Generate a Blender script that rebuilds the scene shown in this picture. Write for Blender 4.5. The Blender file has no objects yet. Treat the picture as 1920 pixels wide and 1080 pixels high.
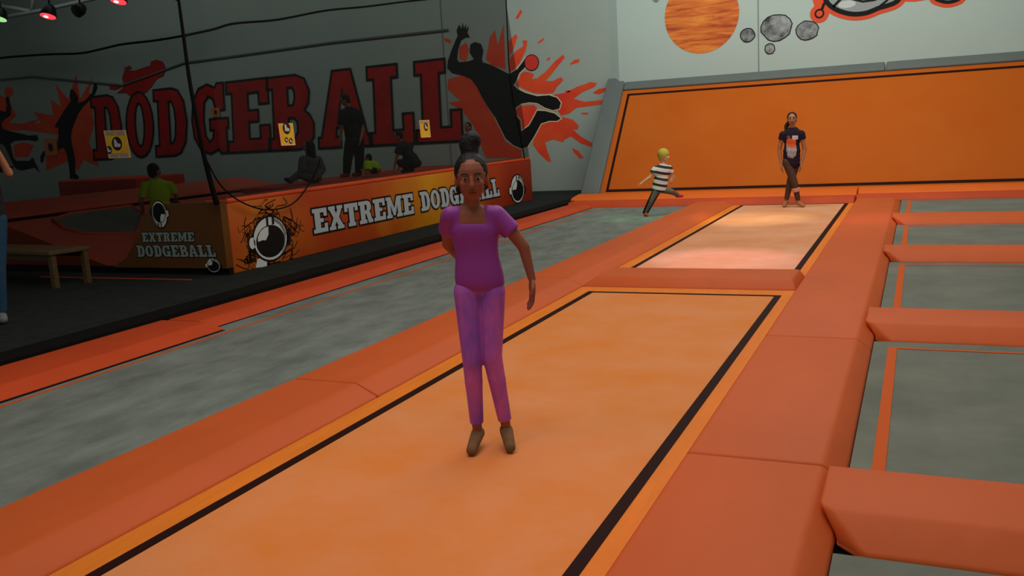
import bpy, bmesh, math, random
from mathutils import Vector as V, Matrix, Quaternion
from mathutils.geometry import tessellate_polygon
random.seed(4)
S = bpy.context.scene
COL = S.collection
R = math.radians

# ------------------------------------------------------------------ camera
YAW, PITCH, ROLL, FPX = R(24.6745), R(10.0847), R(-3.40217), 1681.6
CAM = V((0, 0, 1.55))
fw = V((-math.sin(YAW)*math.cos(PITCH), math.cos(YAW)*math.cos(PITCH), -math.sin(PITCH)))
r0 = V((math.cos(YAW), math.sin(YAW), 0)); u0 = r0.cross(fw)
rt = r0*math.cos(ROLL) + u0*math.sin(ROLL); up = rt.cross(fw)
cd = bpy.data.cameras.new('camera'); cam = bpy.data.objects.new('camera', cd); COL.objects.link(cam)
cd.sensor_width = 36; cd.lens = FPX/1920*36; cd.clip_end = 200; cd.clip_start = .05
cam.matrix_world = Matrix(((rt.x, up.x, -fw.x, 0), (rt.y, up.y, -fw.y, 0), (rt.z, up.z, -fw.z, CAM.z), (0, 0, 0, 1)))
S.camera = cam

# ------------------------------------------------------------------ view, world, lights
vs = S.view_settings
S.display_settings.display_device = 'sRGB'
vs.view_transform = 'Standard'; vs.look = 'None'; vs.gamma = 1; vs.use_curve_mapping = False
vs.exposure = 0.0
w = bpy.data.worlds.new('hall_ambient'); S.world = w; w.use_nodes = True
bg = w.node_tree.nodes['Background']; bg.inputs[0].default_value = (.86, .98, .95, 1); bg.inputs[1].default_value = .20

def area(name, loc, size, power, col, target=None, spread=180):
    d = bpy.data.lights.new(name, 'AREA'); d.shape = 'RECTANGLE'; d.size, d.size_y = size
    d.energy = power; d.color = col; d.spread = R(spread)
    o = bpy.data.objects.new(name, d); o.location = loc; COL.objects.link(o)
    if target: o.rotation_euler = (V(target)-V(loc)).to_track_quat('-Z', 'Y').to_euler()
    return o
def spot(name, loc, target, deg, power, col, blend=.8, rad=.06):
    d = bpy.data.lights.new(name, 'SPOT'); d.spot_size = R(deg); d.spot_blend = blend
    d.energy = power; d.color = col; d.shadow_soft_size = rad
    o = bpy.data.objects.new(name, d); o.location = loc; COL.objects.link(o)
    o.rotation_euler = (V(target)-V(loc)).to_track_quat('-Z', 'Y').to_euler()
    return o
area('hall_lamp_near', (-2.0, 4.2, 6.2), (5, 6), 240, (1, .92, .82))
area('hall_lamp_far', (-1.2, 12.0, 6.2), (5, 6), 235, (1, .93, .82))
area('wall_fill_light', (-2.4, 15.0, 6.3), (9, .8), 215, (.86, 1, .94), (-2.4, 19, 3.0))  # added unseen fill, widened to brighten the planet wall and the mural's right end
area('court_lamp', (-11, 13.0, 6.3), (4, 4), 18, (.9, 1, .96))
area('mural_fill_light', (-14.5, 15.2, 6.4), (14, .6), 135, (.86, 1, .95), (-14.5, 19, 3.6))  # added unseen fill that lifts the mural behind the net
spot('stage_spot_pink', (-2.5, 12, 6.2), (-1.95, 9.75, 0), 19, 1100, (.82, .62, 1), 1)
spot('stage_spot_rose', (-1.5, 10, 6.2), (-.65, 12.9, .08), 13, 330, (1, .30, .72), 1)
spot('stage_spot_yellow', (-2.5, 12, 6.2), (-2.25, 13.7, 0), 19, 800, (1, .92, .50), 1)
spot('stage_spot_green', (-5, 12, 6.2), (-4.15, 14.1, .1), 16, 420, (.25, 1, .35), 1)
spot('stage_spot_blush', (-2.6, 1.5, 6.2), (-1.75, 2.9, 0), 26, 190, (1, .55, .85), 1)
spot('stage_spot_violet', (-1.0, 1.8, 6.0), (-2.0, 3.8, .8), 14, 60, (.62, .35, 1))
spot('stage_spot_sea', (-.3, 1.0, 6.2), (.3, 8.8, 0), 22, 80, (.6, .75, 1))

# ------------------------------------------------------------------ projection helpers
def ray(x, y): return fw + rt*((x-960)/FPX) - up*((y-540)/FPX)
def atX(x, y, X): d = ray(x, y); return CAM + d*(X/d.x)
def atY(x, y, Y): d = ray(x, y); return CAM + d*(Y/d.y)
def atZ(x, y, z): d = ray(x, y); return CAM + d*((z-CAM.z)/d.z)

# ------------------------------------------------------------------ materials
def lin(c):
    return tuple(((v/255)/12.92 if v <= 10 else (((v/255)+.055)/1.055)**2.4) for v in c)
def mat(name, col, rough=.6, noise=0, nscale=3, bump=0, bscale=8, spec=.3, emit=None, metal=0, detail=4, stretch=None, col2=None):
    m = bpy.data.materials.new(name); m.use_nodes = True
    nt = m.node_tree; N = nt.nodes; L = nt.links; b = N['Principled BSDF']
    c = lin(col)
    b.inputs['Base Color'].default_value = (*c, 1); b.inputs['Roughness'].default_value = rough
    b.inputs['Specular IOR Level'].default_value = spec; b.inputs['Metallic'].default_value = metal
    tc = N.new('ShaderNodeTexCoord'); mp = N.new('ShaderNodeMapping'); L.new(tc.outputs['Object'], mp.inputs[0])
    if stretch: mp.inputs['Scale'].default_value = stretch
    if noise:
        n = N.new('ShaderNodeTexNoise'); n.inputs['Scale'].default_value = nscale; n.inputs['Detail'].default_value = detail
        n.inputs['Roughness'].default_value = .65
        r = N.new('ShaderNodeValToRGB'); r.color_ramp.elements[0].position = .32; r.color_ramp.elements[1].position = .68
        c2 = lin(col2) if col2 else tuple(min(1, v*(1+noise)) for v in c)
        r.color_ramp.elements[0].color = (*[v*(1-noise) for v in c], 1) if not col2 else (*c, 1)
        r.color_ramp.elements[1].color = (*c2, 1)
        L.new(mp.outputs[0], n.inputs['Vector']); L.new(n.outputs['Fac'], r.inputs[0]); L.new(r.outputs[0], b.inputs['Base Color'])
    if bump:
        n2 = N.new('ShaderNodeTexNoise'); n2.inputs['Scale'].default_value = bscale; n2.inputs['Detail'].default_value = 3
        bp = N.new('ShaderNodeBump'); bp.inputs['Strength'].default_value = bump; bp.inputs['Distance'].default_value = .02
        L.new(mp.outputs[0], n2.inputs['Vector']); L.new(n2.outputs['Fac'], bp.inputs['Height']); L.new(bp.outputs[0], b.inputs['Normal'])
    if emit:
        b.inputs['Emission Color'].default_value = (*lin(emit[0]), 1); b.inputs['Emission Strength'].default_value = emit[1]
    return m
M = {
 'pad': mat('orange_vinyl', (214, 98, 46), .55, .07, 1.1, .5, 4.0, .18, stretch=(1, .5, 1)),
 'padred': mat('red_orange_vinyl', (206, 76, 34), .55, .08, 1.5, .35, 2.6, .2),
 'courtred': mat('dark_red_court_vinyl', (196, 62, 44), .6, .08, 1.5, .3, 2.6, .15),
 'courtramp': mat('pinkish_red_ramp_vinyl', (232, 98, 70), .6, .1, 1.5, .3, 2.6, .15),  # lighter, pinkish red for the beam and side trampoline
 'bed_spotlit': mat('spotlit_orange_jump_fabric', (224, 146, 96), .75, .5, 1.3, .1, 60, .15, col2=(236, 172, 134), detail=8),  # paler orange: the coloured spotlight on the far bed is put into the fabric
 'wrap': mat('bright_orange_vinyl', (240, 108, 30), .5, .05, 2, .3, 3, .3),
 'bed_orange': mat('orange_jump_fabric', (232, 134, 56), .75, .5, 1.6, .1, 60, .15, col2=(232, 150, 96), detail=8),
 'slope_orange': mat('orange_wall_fabric', (196, 88, 14), .75, .1, .6, 0, 1, .15, col2=(200, 98, 26)),
 'cover': mat('orange_spring_cover', (240, 132, 40), .6, .06, 3, .4, 5, .2, stretch=(4, .6, 1)),
 'tape': mat('black_border_tape', (42, 16, 12), .7, spec=.1),
 'otape': mat('orange_border_tape', (214, 96, 40), .7, spec=.1),
 'bed_grey': mat('grey_jump_fabric', (108, 113, 104), .8, .5, 1.7, .1, 60, .15, col2=(128, 133, 122), detail=8),
 'bed_runner': mat('grey_runner_fabric', (104, 112, 106), .8, .5, 2.4, .1, 60, .15, col2=(136, 144, 138), detail=8, stretch=(1.6, .8, 1)),
 'dark': mat('dark_underside', (14, 12, 12), .9, spec=.05),
 'greypad': mat('grey_vinyl', (104, 108, 106), .55, .05, 1.5, .2, 3, .3),
 'carpet': mat('charcoal_carpet', (44, 47, 45), .95, .15, 6, .3, 120, .05),
 'edge': mat('black_rubber_edge', (20, 18, 18), .8, spec=.1),
 'wall': mat('pale_grey_wall_paint', (180, 194, 187), .7, .02, .7, .04, 9, .2),
 'wallm': mat('grey_mural_wall_paint', (160, 168, 160), .8, .04, .5, .04, 9, .15),
 'seam': mat('panel_seam', (120, 124, 120), .8),
 'ceil': mat('dark_ceiling', (84, 92, 88), .9, .1, 1),
 'red': mat('red_mural_paint', (176, 22, 20), .7, .2, 2.2, spec=.2),
 'splash': mat('red_orange_mural_paint', (232, 52, 40), .7, .5, 1.0, spec=.2, col2=(236, 92, 44)),
 'redflat': mat('ball_red_paint', (214, 58, 48), .7, spec=.2),
 'black': mat('black_mural_paint', (20, 19, 20), .7, spec=.2),
 'cream': mat('cream_outline_paint', (226, 196, 160), .7, spec=.2),
 'banner': mat('orange_banner_vinyl', (196, 84, 20), .5, .5, .45, .12, 3, .3, col2=(214, 142, 28), detail=1),
 'ptext': mat('dimmed_white_lettering', (138, 154, 150), .6, spec=.2), 'panel': mat('dimmed_banner_vinyl', (98, 58, 12), .5, .06, 1.2, .1, 3, .3),  # end panel and its lettering darkened in colour, as if dimmed by the netting
 'ltext': mat('white_lettering', (176, 188, 194), .6, spec=.2),
 'ink': mat('black_print', (16, 14, 14), .6, spec=.2),
 'scrawl': mat('dark_scrawl_print', (58, 30, 12), .6, spec=.2),
 'helmet': mat('white_helmet_print', (206, 212, 210), .6, spec=.2),
 'helmetg': mat('grey_helmet_print', (120, 124, 122), .6, spec=.2),
 'rope': mat('black_rope', (16, 17, 17), .8, spec=.1),
 'sign': mat('yellow_sign_card', (250, 178, 40), .5, .5, 8, spec=.2, col2=(250, 206, 50), detail=1),
 'signtop': mat('cream_sign_band', (240, 205, 150), .5),
 'signdim': mat('faded_orange_notice', (214, 120, 60), .6),
 'wood': mat('dark_bench_wood', (92, 70, 44), .6, .2, 3, .1, 20, .2, stretch=(1, 8, 8)),
 'planet': None,
 'rock': mat('grey_rock_paint', (52, 54, 56), .7, .5, 5, spec=.2, col2=(176, 178, 180), detail=5),
 'truss': mat('white_painted_pipe', (150, 154, 150), .6),
 'lamp_body': mat('black_lamp_housing', (12, 12, 14), .5),
 'led': mat('red_lamp_lens', (255, 40, 40), .5, emit=((255, 60, 70), 4)),
 'ledw': mat('white_lamp_core', (255, 240, 255), .5, emit=((255, 235, 255), 6)),
 'ledg': mat('green_lamp_lens', (150, 255, 150), .5, emit=((190, 255, 170), 2)),
 'silver': mat('silver_emblem_paint', (150, 156, 156), .6, spec=.2),
 'silverl': mat('light_silver_emblem_paint', (196, 200, 198), .6, spec=.2),
 'glow': mat('orange_emblem_outline', (226, 84, 50), .7, spec=.2),
}
def planet_mat():
    m = bpy.data.materials.new('banded_planet_paint'); m.use_nodes = True
    N = m.node_tree.nodes; L = m.node_tree.links; b = N['Principled BSDF']; b.inputs['Roughness'].default_value = .7
    tc = N.new('ShaderNodeTexCoord'); mp = N.new('ShaderNodeMapping'); mp.inputs['Rotation'].default_value = (0, R(12), 0); mp.inputs['Scale'].default_value = (.55, 1, 5.2)
    nz = N.new('ShaderNodeTexNoise'); nz.inputs['Scale'].default_value = 1.9; nz.inputs['Detail'].default_value = 5; nz.inputs['Roughness'].default_value = .62; nz.inputs['Distortion'].default_value = .5
    rp = N.new('ShaderNodeValToRGB'); e = rp.color_ramp.elements; e[0].color = (*lin((168, 66, 20)), 1); e[0].position = .36
    e[1].color = (*lin((240, 142, 50)), 1); e[1].position = .64; k = e.new(.47); k.color = (*lin((214, 100, 30)), 1)
    L.new(tc.outputs['Object'], mp.inputs[0]); L.new(mp.outputs[0], nz.inputs['Vector']); L.new(nz.outputs['Fac'], rp.inputs[0]); L.new(rp.outputs[0], b.inputs['Base Color'])
    return m
def banner_mat():
    m = bpy.data.materials.new('orange_yellow_red_banner_print'); m.use_nodes = True
    N = m.node_tree.nodes; L = m.node_tree.links; b = N['Principled BSDF']; b.inputs['Roughness'].default_value = .5; b.inputs['Specular IOR Level'].default_value = .25
    tc = N.new('ShaderNodeTexCoord'); sx = N.new('ShaderNodeSeparateXYZ'); mr = N.new('ShaderNodeMapRange'); mr.inputs[1].default_value = 7.9; mr.inputs[2].default_value = 16.72
    nz = N.new('ShaderNodeTexNoise'); nz.inputs['Scale'].default_value = 1.3; ad = N.new('ShaderNodeMath'); ad.operation = 'MULTIPLY_ADD'; ad.inputs[1].default_value = .18
    rp = N.new('ShaderNodeValToRGB'); e = rp.color_ramp.elements; e[0].position = .05; e[0].color = (*lin((176, 68, 22)), 1); e[1].position = 1; e[1].color = (*lin((148, 44, 20)), 1)
    for q, c in ((.16, (190, 104, 22)), (.28, (172, 62, 20)), (.44, (176, 70, 20)), (.62, (208, 142, 20)), (.76, (196, 104, 20)), (.88, (168, 58, 20))): k = e.new(q); k.color = (*lin(c), 1)
    L.new(tc.outputs['Object'], sx.inputs[0]); L.new(sx.outputs['Y'], mr.inputs[0]); L.new(tc.outputs['Object'], nz.inputs['Vector'])
    L.new(nz.outputs['Fac'], ad.inputs[0]); L.new(mr.outputs[0], ad.inputs[2])
    L.new(ad.outputs[0], rp.inputs[0]); L.new(rp.outputs[0], b.inputs['Base Color'])
    n2 = N.new('ShaderNodeTexNoise'); n2.inputs['Scale'].default_value = 2.5; bp = N.new('ShaderNodeBump'); bp.inputs['Strength'].default_value = .3; bp.inputs['Distance'].default_value = .03
    L.new(tc.outputs['Object'], n2.inputs['Vector']); L.new(n2.outputs['Fac'], bp.inputs['Height']); L.new(bp.outputs[0], b.inputs['Normal'])
    return m
M['banner'] = banner_mat()
M['planet'] = planet_mat()
def net_mat():
    m = bpy.data.materials.new('black_netting'); m.use_nodes = True
    N = m.node_tree.nodes; L = m.node_tree.links
    for n in list(N):
        if n.type == 'BSDF_PRINCIPLED': N.remove(n)
    out = N['Material Output']
    t = N.new('ShaderNodeBsdfTransparent'); d = N.new('ShaderNodeBsdfDiffuse'); d.inputs[0].default_value = (.012, .015, .014, 1)
    mx = N.new('ShaderNodeMixShader')
    tc = N.new('ShaderNodeTexCoord'); facs = []
    for k in range(2):
        mp = N.new('ShaderNodeMapping'); mp.inputs['Rotation'].default_value = (0, 0, R(45+90*k))
        wv = N.new('ShaderNodeTexWave'); wv.bands_direction = 'X'; wv.inputs['Scale'].default_value = 11
        L.new(tc.outputs['UV'], mp.inputs[0]); L.new(mp.outputs[0], wv.inputs['Vector']); facs.append(wv)
    mm = N.new('ShaderNodeMath'); mm.operation = 'MAXIMUM'; L.new(facs[0].outputs['Fac'], mm.inputs[0]); L.new(facs[1].outputs['Fac'], mm.inputs[1])
    mr = N.new('ShaderNodeMapRange'); mr.inputs[1].default_value = .3; mr.inputs[2].default_value = 1; mr.inputs[3].default_value = .54; mr.inputs[4].default_value = .68
    L.new(mm.outputs[0], mr.inputs[0]); L.new(mr.outputs[0], mx.inputs[0]); L.new(t.outputs[0], mx.inputs[1]); L.new(d.outputs[0], mx.inputs[2]); L.new(mx.outputs[0], out.inputs[0])
    return m
M['net'] = net_mat()

# ------------------------------------------------------------------ object helpers
def tag(o, label=None, cat=None, group=None, kind=None):
    if label: o['label'] = label
    if cat: o['category'] = cat
    if group: o['group'] = group
    if kind: o['kind'] = kind
    return o
def empty(name, loc, label=None, cat=None, group=None, kind=None):
    o = bpy.data.objects.new(name, None); COL.objects.link(o); o.location = loc; o.empty_display_size = .1
    return tag(o, label, cat, group, kind)
def link(name, me, m, parent=None):
    o = bpy.data.objects.new(name, me); COL.objects.link(o)
    for x in (m if isinstance(m, (list, tuple)) else [m]): me.materials.append(x)
    if parent:
        o.parent = parent
        o.matrix_parent_inverse = Matrix.Translation(-parent.location) if parent.type == 'EMPTY' else Matrix.Identity(4)
    return o
def from_bm(name, bm, m, parent=None, smooth=False):
    bmesh.ops.recalc_face_normals(bm, faces=bm.faces)
    me = bpy.data.meshes.new(name); bm.to_mesh(me); bm.free()
    if smooth:
        for p in me.polygons: p.use_smooth = True
    return link(name, me, m, parent)
def box(bm, a, b):
    vs_ = [bm.verts.new((x, y, z)) for x in (a[0], b[0]) for y in (a[1], b[1]) for z in (a[2], b[2])]
    for f in ((0, 1, 3, 2), (4, 6, 7, 5), (0, 4, 5, 1), (2, 3, 7, 6), (0, 2, 6, 4), (1, 5, 7, 3)): bm.faces.new([vs_[i] for i in f])
def prism(bm, poly, vec):
    """closed solid: 3-D polygon swept along vec"""
    a = [bm.verts.new(p) for p in poly]; b = [bm.verts.new(V(p)+V(vec)) for p in poly]
    bm.faces.new(a); bm.faces.new(b[::-1]); n = len(a)
    for i in range(n): bm.faces.new((a[i], b[i], b[(i+1) % n], a[(i+1) % n]))
def bevel(o, w_=.01, seg=3, ang=30):
    md = o.modifiers.new('bevel', 'BEVEL'); md.width = w_; md.segments = seg; md.limit_method = 'ANGLE'; md.angle_limit = R(ang)
    for p in o.data.polygons: p.use_smooth = True
    md.harden_normals = False
    return o
def tube(bm, pts, r, n=8, rs=None):
    pts = [V(p) for p in pts]; prev = None; a = None
    for i, p in enumerate(pts):
        t = (pts[min(i+1, len(pts)-1)]-pts[max(i-1, 0)]).normalized()
        if a is None:
            a = t.orthogonal().normalized()
        a = (a-t*a.dot(t)).normalized(); b = t.cross(a); rr = rs[i] if rs else r
        ring = [bm.verts.new(p+(a*math.cos(k*2*math.pi/n)+b*math.sin(k*2*math.pi/n))*rr) for k in range(n)]
        if prev:
            for k in range(n): bm.faces.new((prev[k], prev[(k+1) % n], ring[(k+1) % n], ring[k]))
        else: bm.faces.new(ring[::-1])
        prev = ring
    bm.faces.new(prev)
def smoothpts(pts, sub=6):
    pts = [V(p) for p in pts]; out = []
    for i in range(len(pts)-1):
        p0, p1, p2, p3 = pts[max(i-1, 0)], pts[i], pts[i+1], pts[min(i+2, len(pts)-1)]
        for k in range(sub):
            t = k/sub
            out.append(.5*((2*p1)+(p2-p0)*t+(2*p0-5*p1+4*p2-p3)*t*t+(3*p1-p0-3*p2+p3)*t**3))
    out.append(pts[-1]); return out
# flat painted shapes: rings of 3-D points, laid off their wall by `lift` (a vector)
def flat(bm, rings, lift=(0, 0, 0)):
    rings = [[V(p)+V(lift) for p in rg] for rg in rings]
    vs_ = [bm.verts.new(p) for rg in rings for p in rg]
    for t in tessellate_polygon(rings):
        try: bm.faces.new([vs_[i] for i in t])
        except ValueError: pass
def ribbon(bm, ring, wid, nrm, lift=(0, 0, 0), closed=True):
    P = [V(p)+V(lift) for p in ring]; nrm = V(nrm).normalized()
    P = [p for i, p in enumerate(P) if i == 0 or (p-P[i-1]).length > 1e-5]
    if closed and (P[0]-P[-1]).length < 1e-5: P.pop()
    n = len(P); A, B = [], []
    for i in range(n):
        d0 = (P[i]-P[i-1]).normalized() if (closed or i > 0) else None
        d1 = (P[(i+1) % n]-P[i]).normalized() if (closed or i < n-1) else None
        d0 = d0 or d1; d1 = d1 or d0
        s0, s1 = nrm.cross(d0), nrm.cross(d1); m = s0+s1
        m = m.normalized() if m.length > 1e-4 else s0
        k = wid/2/max(.45, m.dot(s0)); A.append(bm.verts.new(P[i]-m*k)); B.append(bm.verts.new(P[i]+m*k))
    for i in range(n if closed else n-1):
        j = (i+1) % n
        try: bm.faces.new((A[i], A[j], B[j], B[i]))
        except ValueError: pass
def disc(c, rx, rz, ax, az, n=28, rot=0):
    c, ax, az = V(c), V(ax), V(az)
    return [c+ax*(rx*math.cos(t)*math.cos(rot)-rz*math.sin(t)*math.sin(rot))+az*(rx*math.cos(t)*math.sin(rot)+rz*math.sin(t)*math.cos(rot)) for t in [k*2*math.pi/n for k in range(n)]]
def paint(name, rings_list, m, parent, lift, label=None):
    bm = bmesh.new()
    for rings in rings_list: flat(bm, rings, lift)
    me = bpy.data.meshes.new(name); bm.to_mesh(me); bm.free()
    o = link(name, me, m, parent)
    if label: o['label'] = label
    return o

# ------------------------------------------------------------------ lettering (slab capitals on a unit-high grid)
def ell(cx, cz, rx, rz, n=20): return [(cx+rx*math.cos(2*math.pi*k/n), cz+rz*math.sin(2*math.pi*k/n)) for k in range(n)]
G = {
 'E': (.72, [[(0,0),(.7,0),(.7,.36),(.54,.36),(.54,.18),(.36,.18),(.36,.42),(.52,.42),(.52,.58),(.36,.58),(.36,.82),(.54,.82),(.54,.66),(.7,.66),(.7,1),(0,1),(0,.84),(.09,.84),(.09,.16),(0,.16)]]),
 'L': (.72, [[(0,0),(.7,0),(.7,.38),(.54,.38),(.54,.18),(.38,.18),(.38,.84),(.48,.84),(.48,1),(0,1),(0,.84),(.1,.84),(.1,.16),(0,.16)]]),
 'T': (.72, [[(.16,0),(.56,0),(.56,.16),(.49,.16),(.49,.82),(.56,.82),(.56,.66),(.72,.66),(.72,1),(0,1),(0,.66),(.16,.66),(.16,.82),(.23,.82),(.23,.16),(.16,.16)]]),
 'D': (.74, [[(0,0),(.42,0),(.56,.04),(.68,.2),(.73,.5),(.68,.8),(.56,.96),(.42,1),(0,1),(0,.84),(.09,.84),(.09,.16),(0,.16)],[(.34,.18),(.34,.82),(.41,.8),(.46,.7),(.48,.5),(.46,.3),(.41,.2)]]),
 'O': (.74, [ell(.37,.5,.36,.5), ell(.37,.5,.12,.33)]),
 'G': (.76, [[(.72,0),(.58,0),(.54,.06),(.36,0),(.17,.06),(.04,.24),(0,.5),(.04,.78),(.17,.95),(.36,1),(.52,.94),(.56,1),(.7,1),(.7,.62),(.52,.62),(.47,.78),(.37,.83),(.28,.74),(.25,.5),(.28,.26),(.36,.17),(.43,.22),(.46,.34),(.38,.34),(.38,.5),(.76,.5),(.76,.36),(.72,.36)]]),
 'B': (.74, [[(0,0),(.5,0),(.64,.05),(.73,.16),(.74,.34),(.68,.46),(.6,.52),(.67,.62),(.69,.78),(.62,.94),(.48,1),(0,1),(0,.84),(.09,.84),(.09,.16),(0,.16)],[(.34,.16),(.34,.43),(.43,.43),(.48,.36),(.48,.24),(.43,.16)],[(.34,.6),(.34,.84),(.42,.84),(.45,.77),(.45,.68),(.42,.6)]]),
 'A': (.8, [[(0,0),(.34,0),(.34,.14),(.27,.14),(.29,.26),(.49,.26),(.51,.14),(.44,.14),(.44,0),(.8,0),(.8,.14),(.74,.14),(.53,1),(.25,1),(.05,.14),(0,.14)],[(.32,.4),(.39,.76),(.46,.4)]]),
 'R': (.78, [[(0,0),(.42,0),(.42,.16),(.34,.16),(.34,.42),(.4,.42),(.5,0),(.76,0),(.76,.16),(.7,.16),(.64,.44),(.58,.51),(.68,.6),(.71,.78),(.65,.94),(.5,1),(0,1),(0,.84),(.09,.84),(.09,.16),(0,.16)],[(.34,.58),(.34,.84),(.42,.84),(.46,.77),(.46,.66),(.42,.58)]]),
 'X': (.78, [[(0,0),(.33,0),(.33,.14),(.28,.14),(.37,.33),(.46,.14),(.41,.14),(.41,0),(.76,0),(.76,.14),(.71,.14),(.53,.5),(.69,.86),(.74,.86),(.74,1),(.44,1),(.44,.86),(.48,.86),(.4,.68),(.31,.86),(.35,.86),(.35,1),(.02,1),(.02,.86),(.07,.86),(.24,.5),(.06,.14),(0,.14)]]),
 'M': (1.0, [[(0,0),(.34,0),(.34,.15),(.27,.15),(.27,.6),(.42,.1),(.54,.1),(.7,.6),(.7,.15),(.63,.15),(.63,0),(1,0),(1,.15),(.93,.15),(.93,.85),(1,.85),(1,1),(.68,1),(.5,.44),(.3,1),(0,1),(0,.85),(.07,.85),(.07,.15),(0,.15)]]),
 'P': (.72, [[(0,0),(.42,0),(.42,.16),(.34,.16),(.34,.4),(.5,.4),(.66,.48),(.71,.7),(.66,.93),(.5,1),(0,1),(0,.84),(.09,.84),(.09,.16),(0,.16)],[(.34,.56),(.34,.84),(.42,.84),(.46,.77),(.46,.63),(.42,.56)]]),
 'F': (.72, [[(0,0),(.44,0),(.44,.16),(.36,.16),(.36,.42),(.52,.42),(.52,.58),(.36,.58),(.36,.82),(.54,.82),(.54,.66),(.7,.66),(.7,1),(0,1),(0,.84),(.09,.84),(.09,.16),(0,.16)]]),
 'Y': (.76, [[(.2,0),(.56,0),(.56,.16),(.5,.16),(.5,.42),(.7,.86),(.76,.86),(.76,1),(.44,1),(.44,.86),(.47,.86),(.38,.64),(.29,.86),(.32,.86),(.32,1),(0,1),(0,.86),(.06,.86),(.26,.42),(.26,.16),(.2,.16)]]),
 'I': (.46, [[(0,0),(.44,0),(.44,.16),(.36,.16),(.36,.84),(.44,.84),(.44,1),(0,1),(0,.84),(.08,.84),(.08,.16),(0,.16)]]),
 'H': (.8, [[(0,0),(.36,0),(.36,.16),(.31,.16),(.31,.42),(.49,.42),(.49,.16),(.44,.16),(.44,0),(.8,0),(.8,.16),(.74,.16),(.74,.84),(.8,.84),(.8,1),(.44,1),(.44,.84),(.49,.84),(.49,.58),(.31,.58),(.31,.84),(.36,.84),(.36,1),(0,1),(0,.84),(.06,.84),(.06,.16),(0,.16)]]),
 ' ': (.35, []),
}
def word_rings(text, quad, gap=.05):
    """quad = BL, BR, TR, TL in 3-D; list of glyphs, each a list of rings"""
    bl, br, tr, tl = [V(q) for q in quad]
    tot = sum(G[c][0]+gap for c in text)-gap; x = 0; out = []
    for c in text:
        wd, rings = G[c]
        if rings:
            g = []
            for rg in rings:
                g.append([(bl.lerp(br, (x+p[0])/tot)).lerp(tl.lerp(tr, (x+p[0])/tot), p[1]) for p in rg])
            out.append(g)
        x += wd+gap
    return out
def write(parent, text, quad, nrm, lift, m_fill, m_line, wid, name='lettering', label=None):
    gl = word_rings(text, quad)
    n = V(nrm)
    bm = bmesh.new()
    for g in gl:
        for rg in g: ribbon(bm, rg, wid, n, n*lift)
    me = bpy.data.meshes.new('letter_outline'); bm.to_mesh(me); bm.free(); link('letter_outline', me, m_line, parent)
    o = paint(name, gl, m_fill, parent, n*(lift+.002))
    if label: o['label'] = label
    return o

# ================================================================== SETTING
def slab(name, a, b, m, kind='structure', parent=None, label=None):
    bm = bmesh.new(); box(bm, a, b); o = from_bm(name, bm, m, parent)
    if kind: o['kind'] = kind
    if label: o['label'] = label
    return o
slab('floor', (-6.05, -3, -.25), (4.2, 18.95, -.03), M['dark'], label='dark floor under the trampolines')
slab('floor', (-27, -3, -.25), (-6.35, 19.0, .1), M['carpet'], label='charcoal carpet floor beside the trampolines')
slab('trim_1', (-6.35, -3, -.25), (-6.05, 18.2, .1), M['edge'], label='black edge strip between carpet and trampoline pads')
slab('ceiling', (-27, -3, 6.9), (4.2, 19.2, 7.0), M['ceil'], label='dark hall ceiling')
mw = slab('wall_back', (-27, 19.0, -.25), (-6.08, 19.2, 6.9), M['wallm'], label='grey wall painted with the dodgeball mural')
# planet wall with its chamfered left end
bm = bmesh.new(); prism(bm, [V((-6.08, 19.0, -.25)), V((-5.86, 18.86, -.25)), V((4.2, 18.86, -.25)), V((4.2, 19.2, -.25)), V((-6.08, 19.2, -.25))], (0, 0, 7.15))
pw = from_bm('wall_right', bm, M['wall']); tag(pw, 'pale wall painted with a planet and grey rocks', kind='structure')
for x in (1422,):
    p = atY(x, 60, 18.86); bm = bmesh.new(); box(bm, (p.x-.008, 18.852, 2.0), (p.x+.008, 18.865, 6.9)); from_bm('panel_seam', bm, M['seam'], pw)
p = atY(835, 140, 19); bm = bmesh.new(); box(bm, (p.x-.012, 18.99, .1), (p.x+.012, 19.005, 6.9)); from_bm('panel_seam', bm, M['seam'], mw)
bm = bmesh.new(); tube(bm, [V((a.x, 18.97, a.z)) for a in (atY(x, y, 18.97) for x, y in ((0, 150), (60, 144), (230, 160), (345, 118), (420, 108), (620, 80), (840, 56)))], .028)
from_bm('wall_line', bm, mat('dark_grey_line', (92, 98, 96), .8), mw, True)  # thin dark grey tube running across the mural wall

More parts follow.
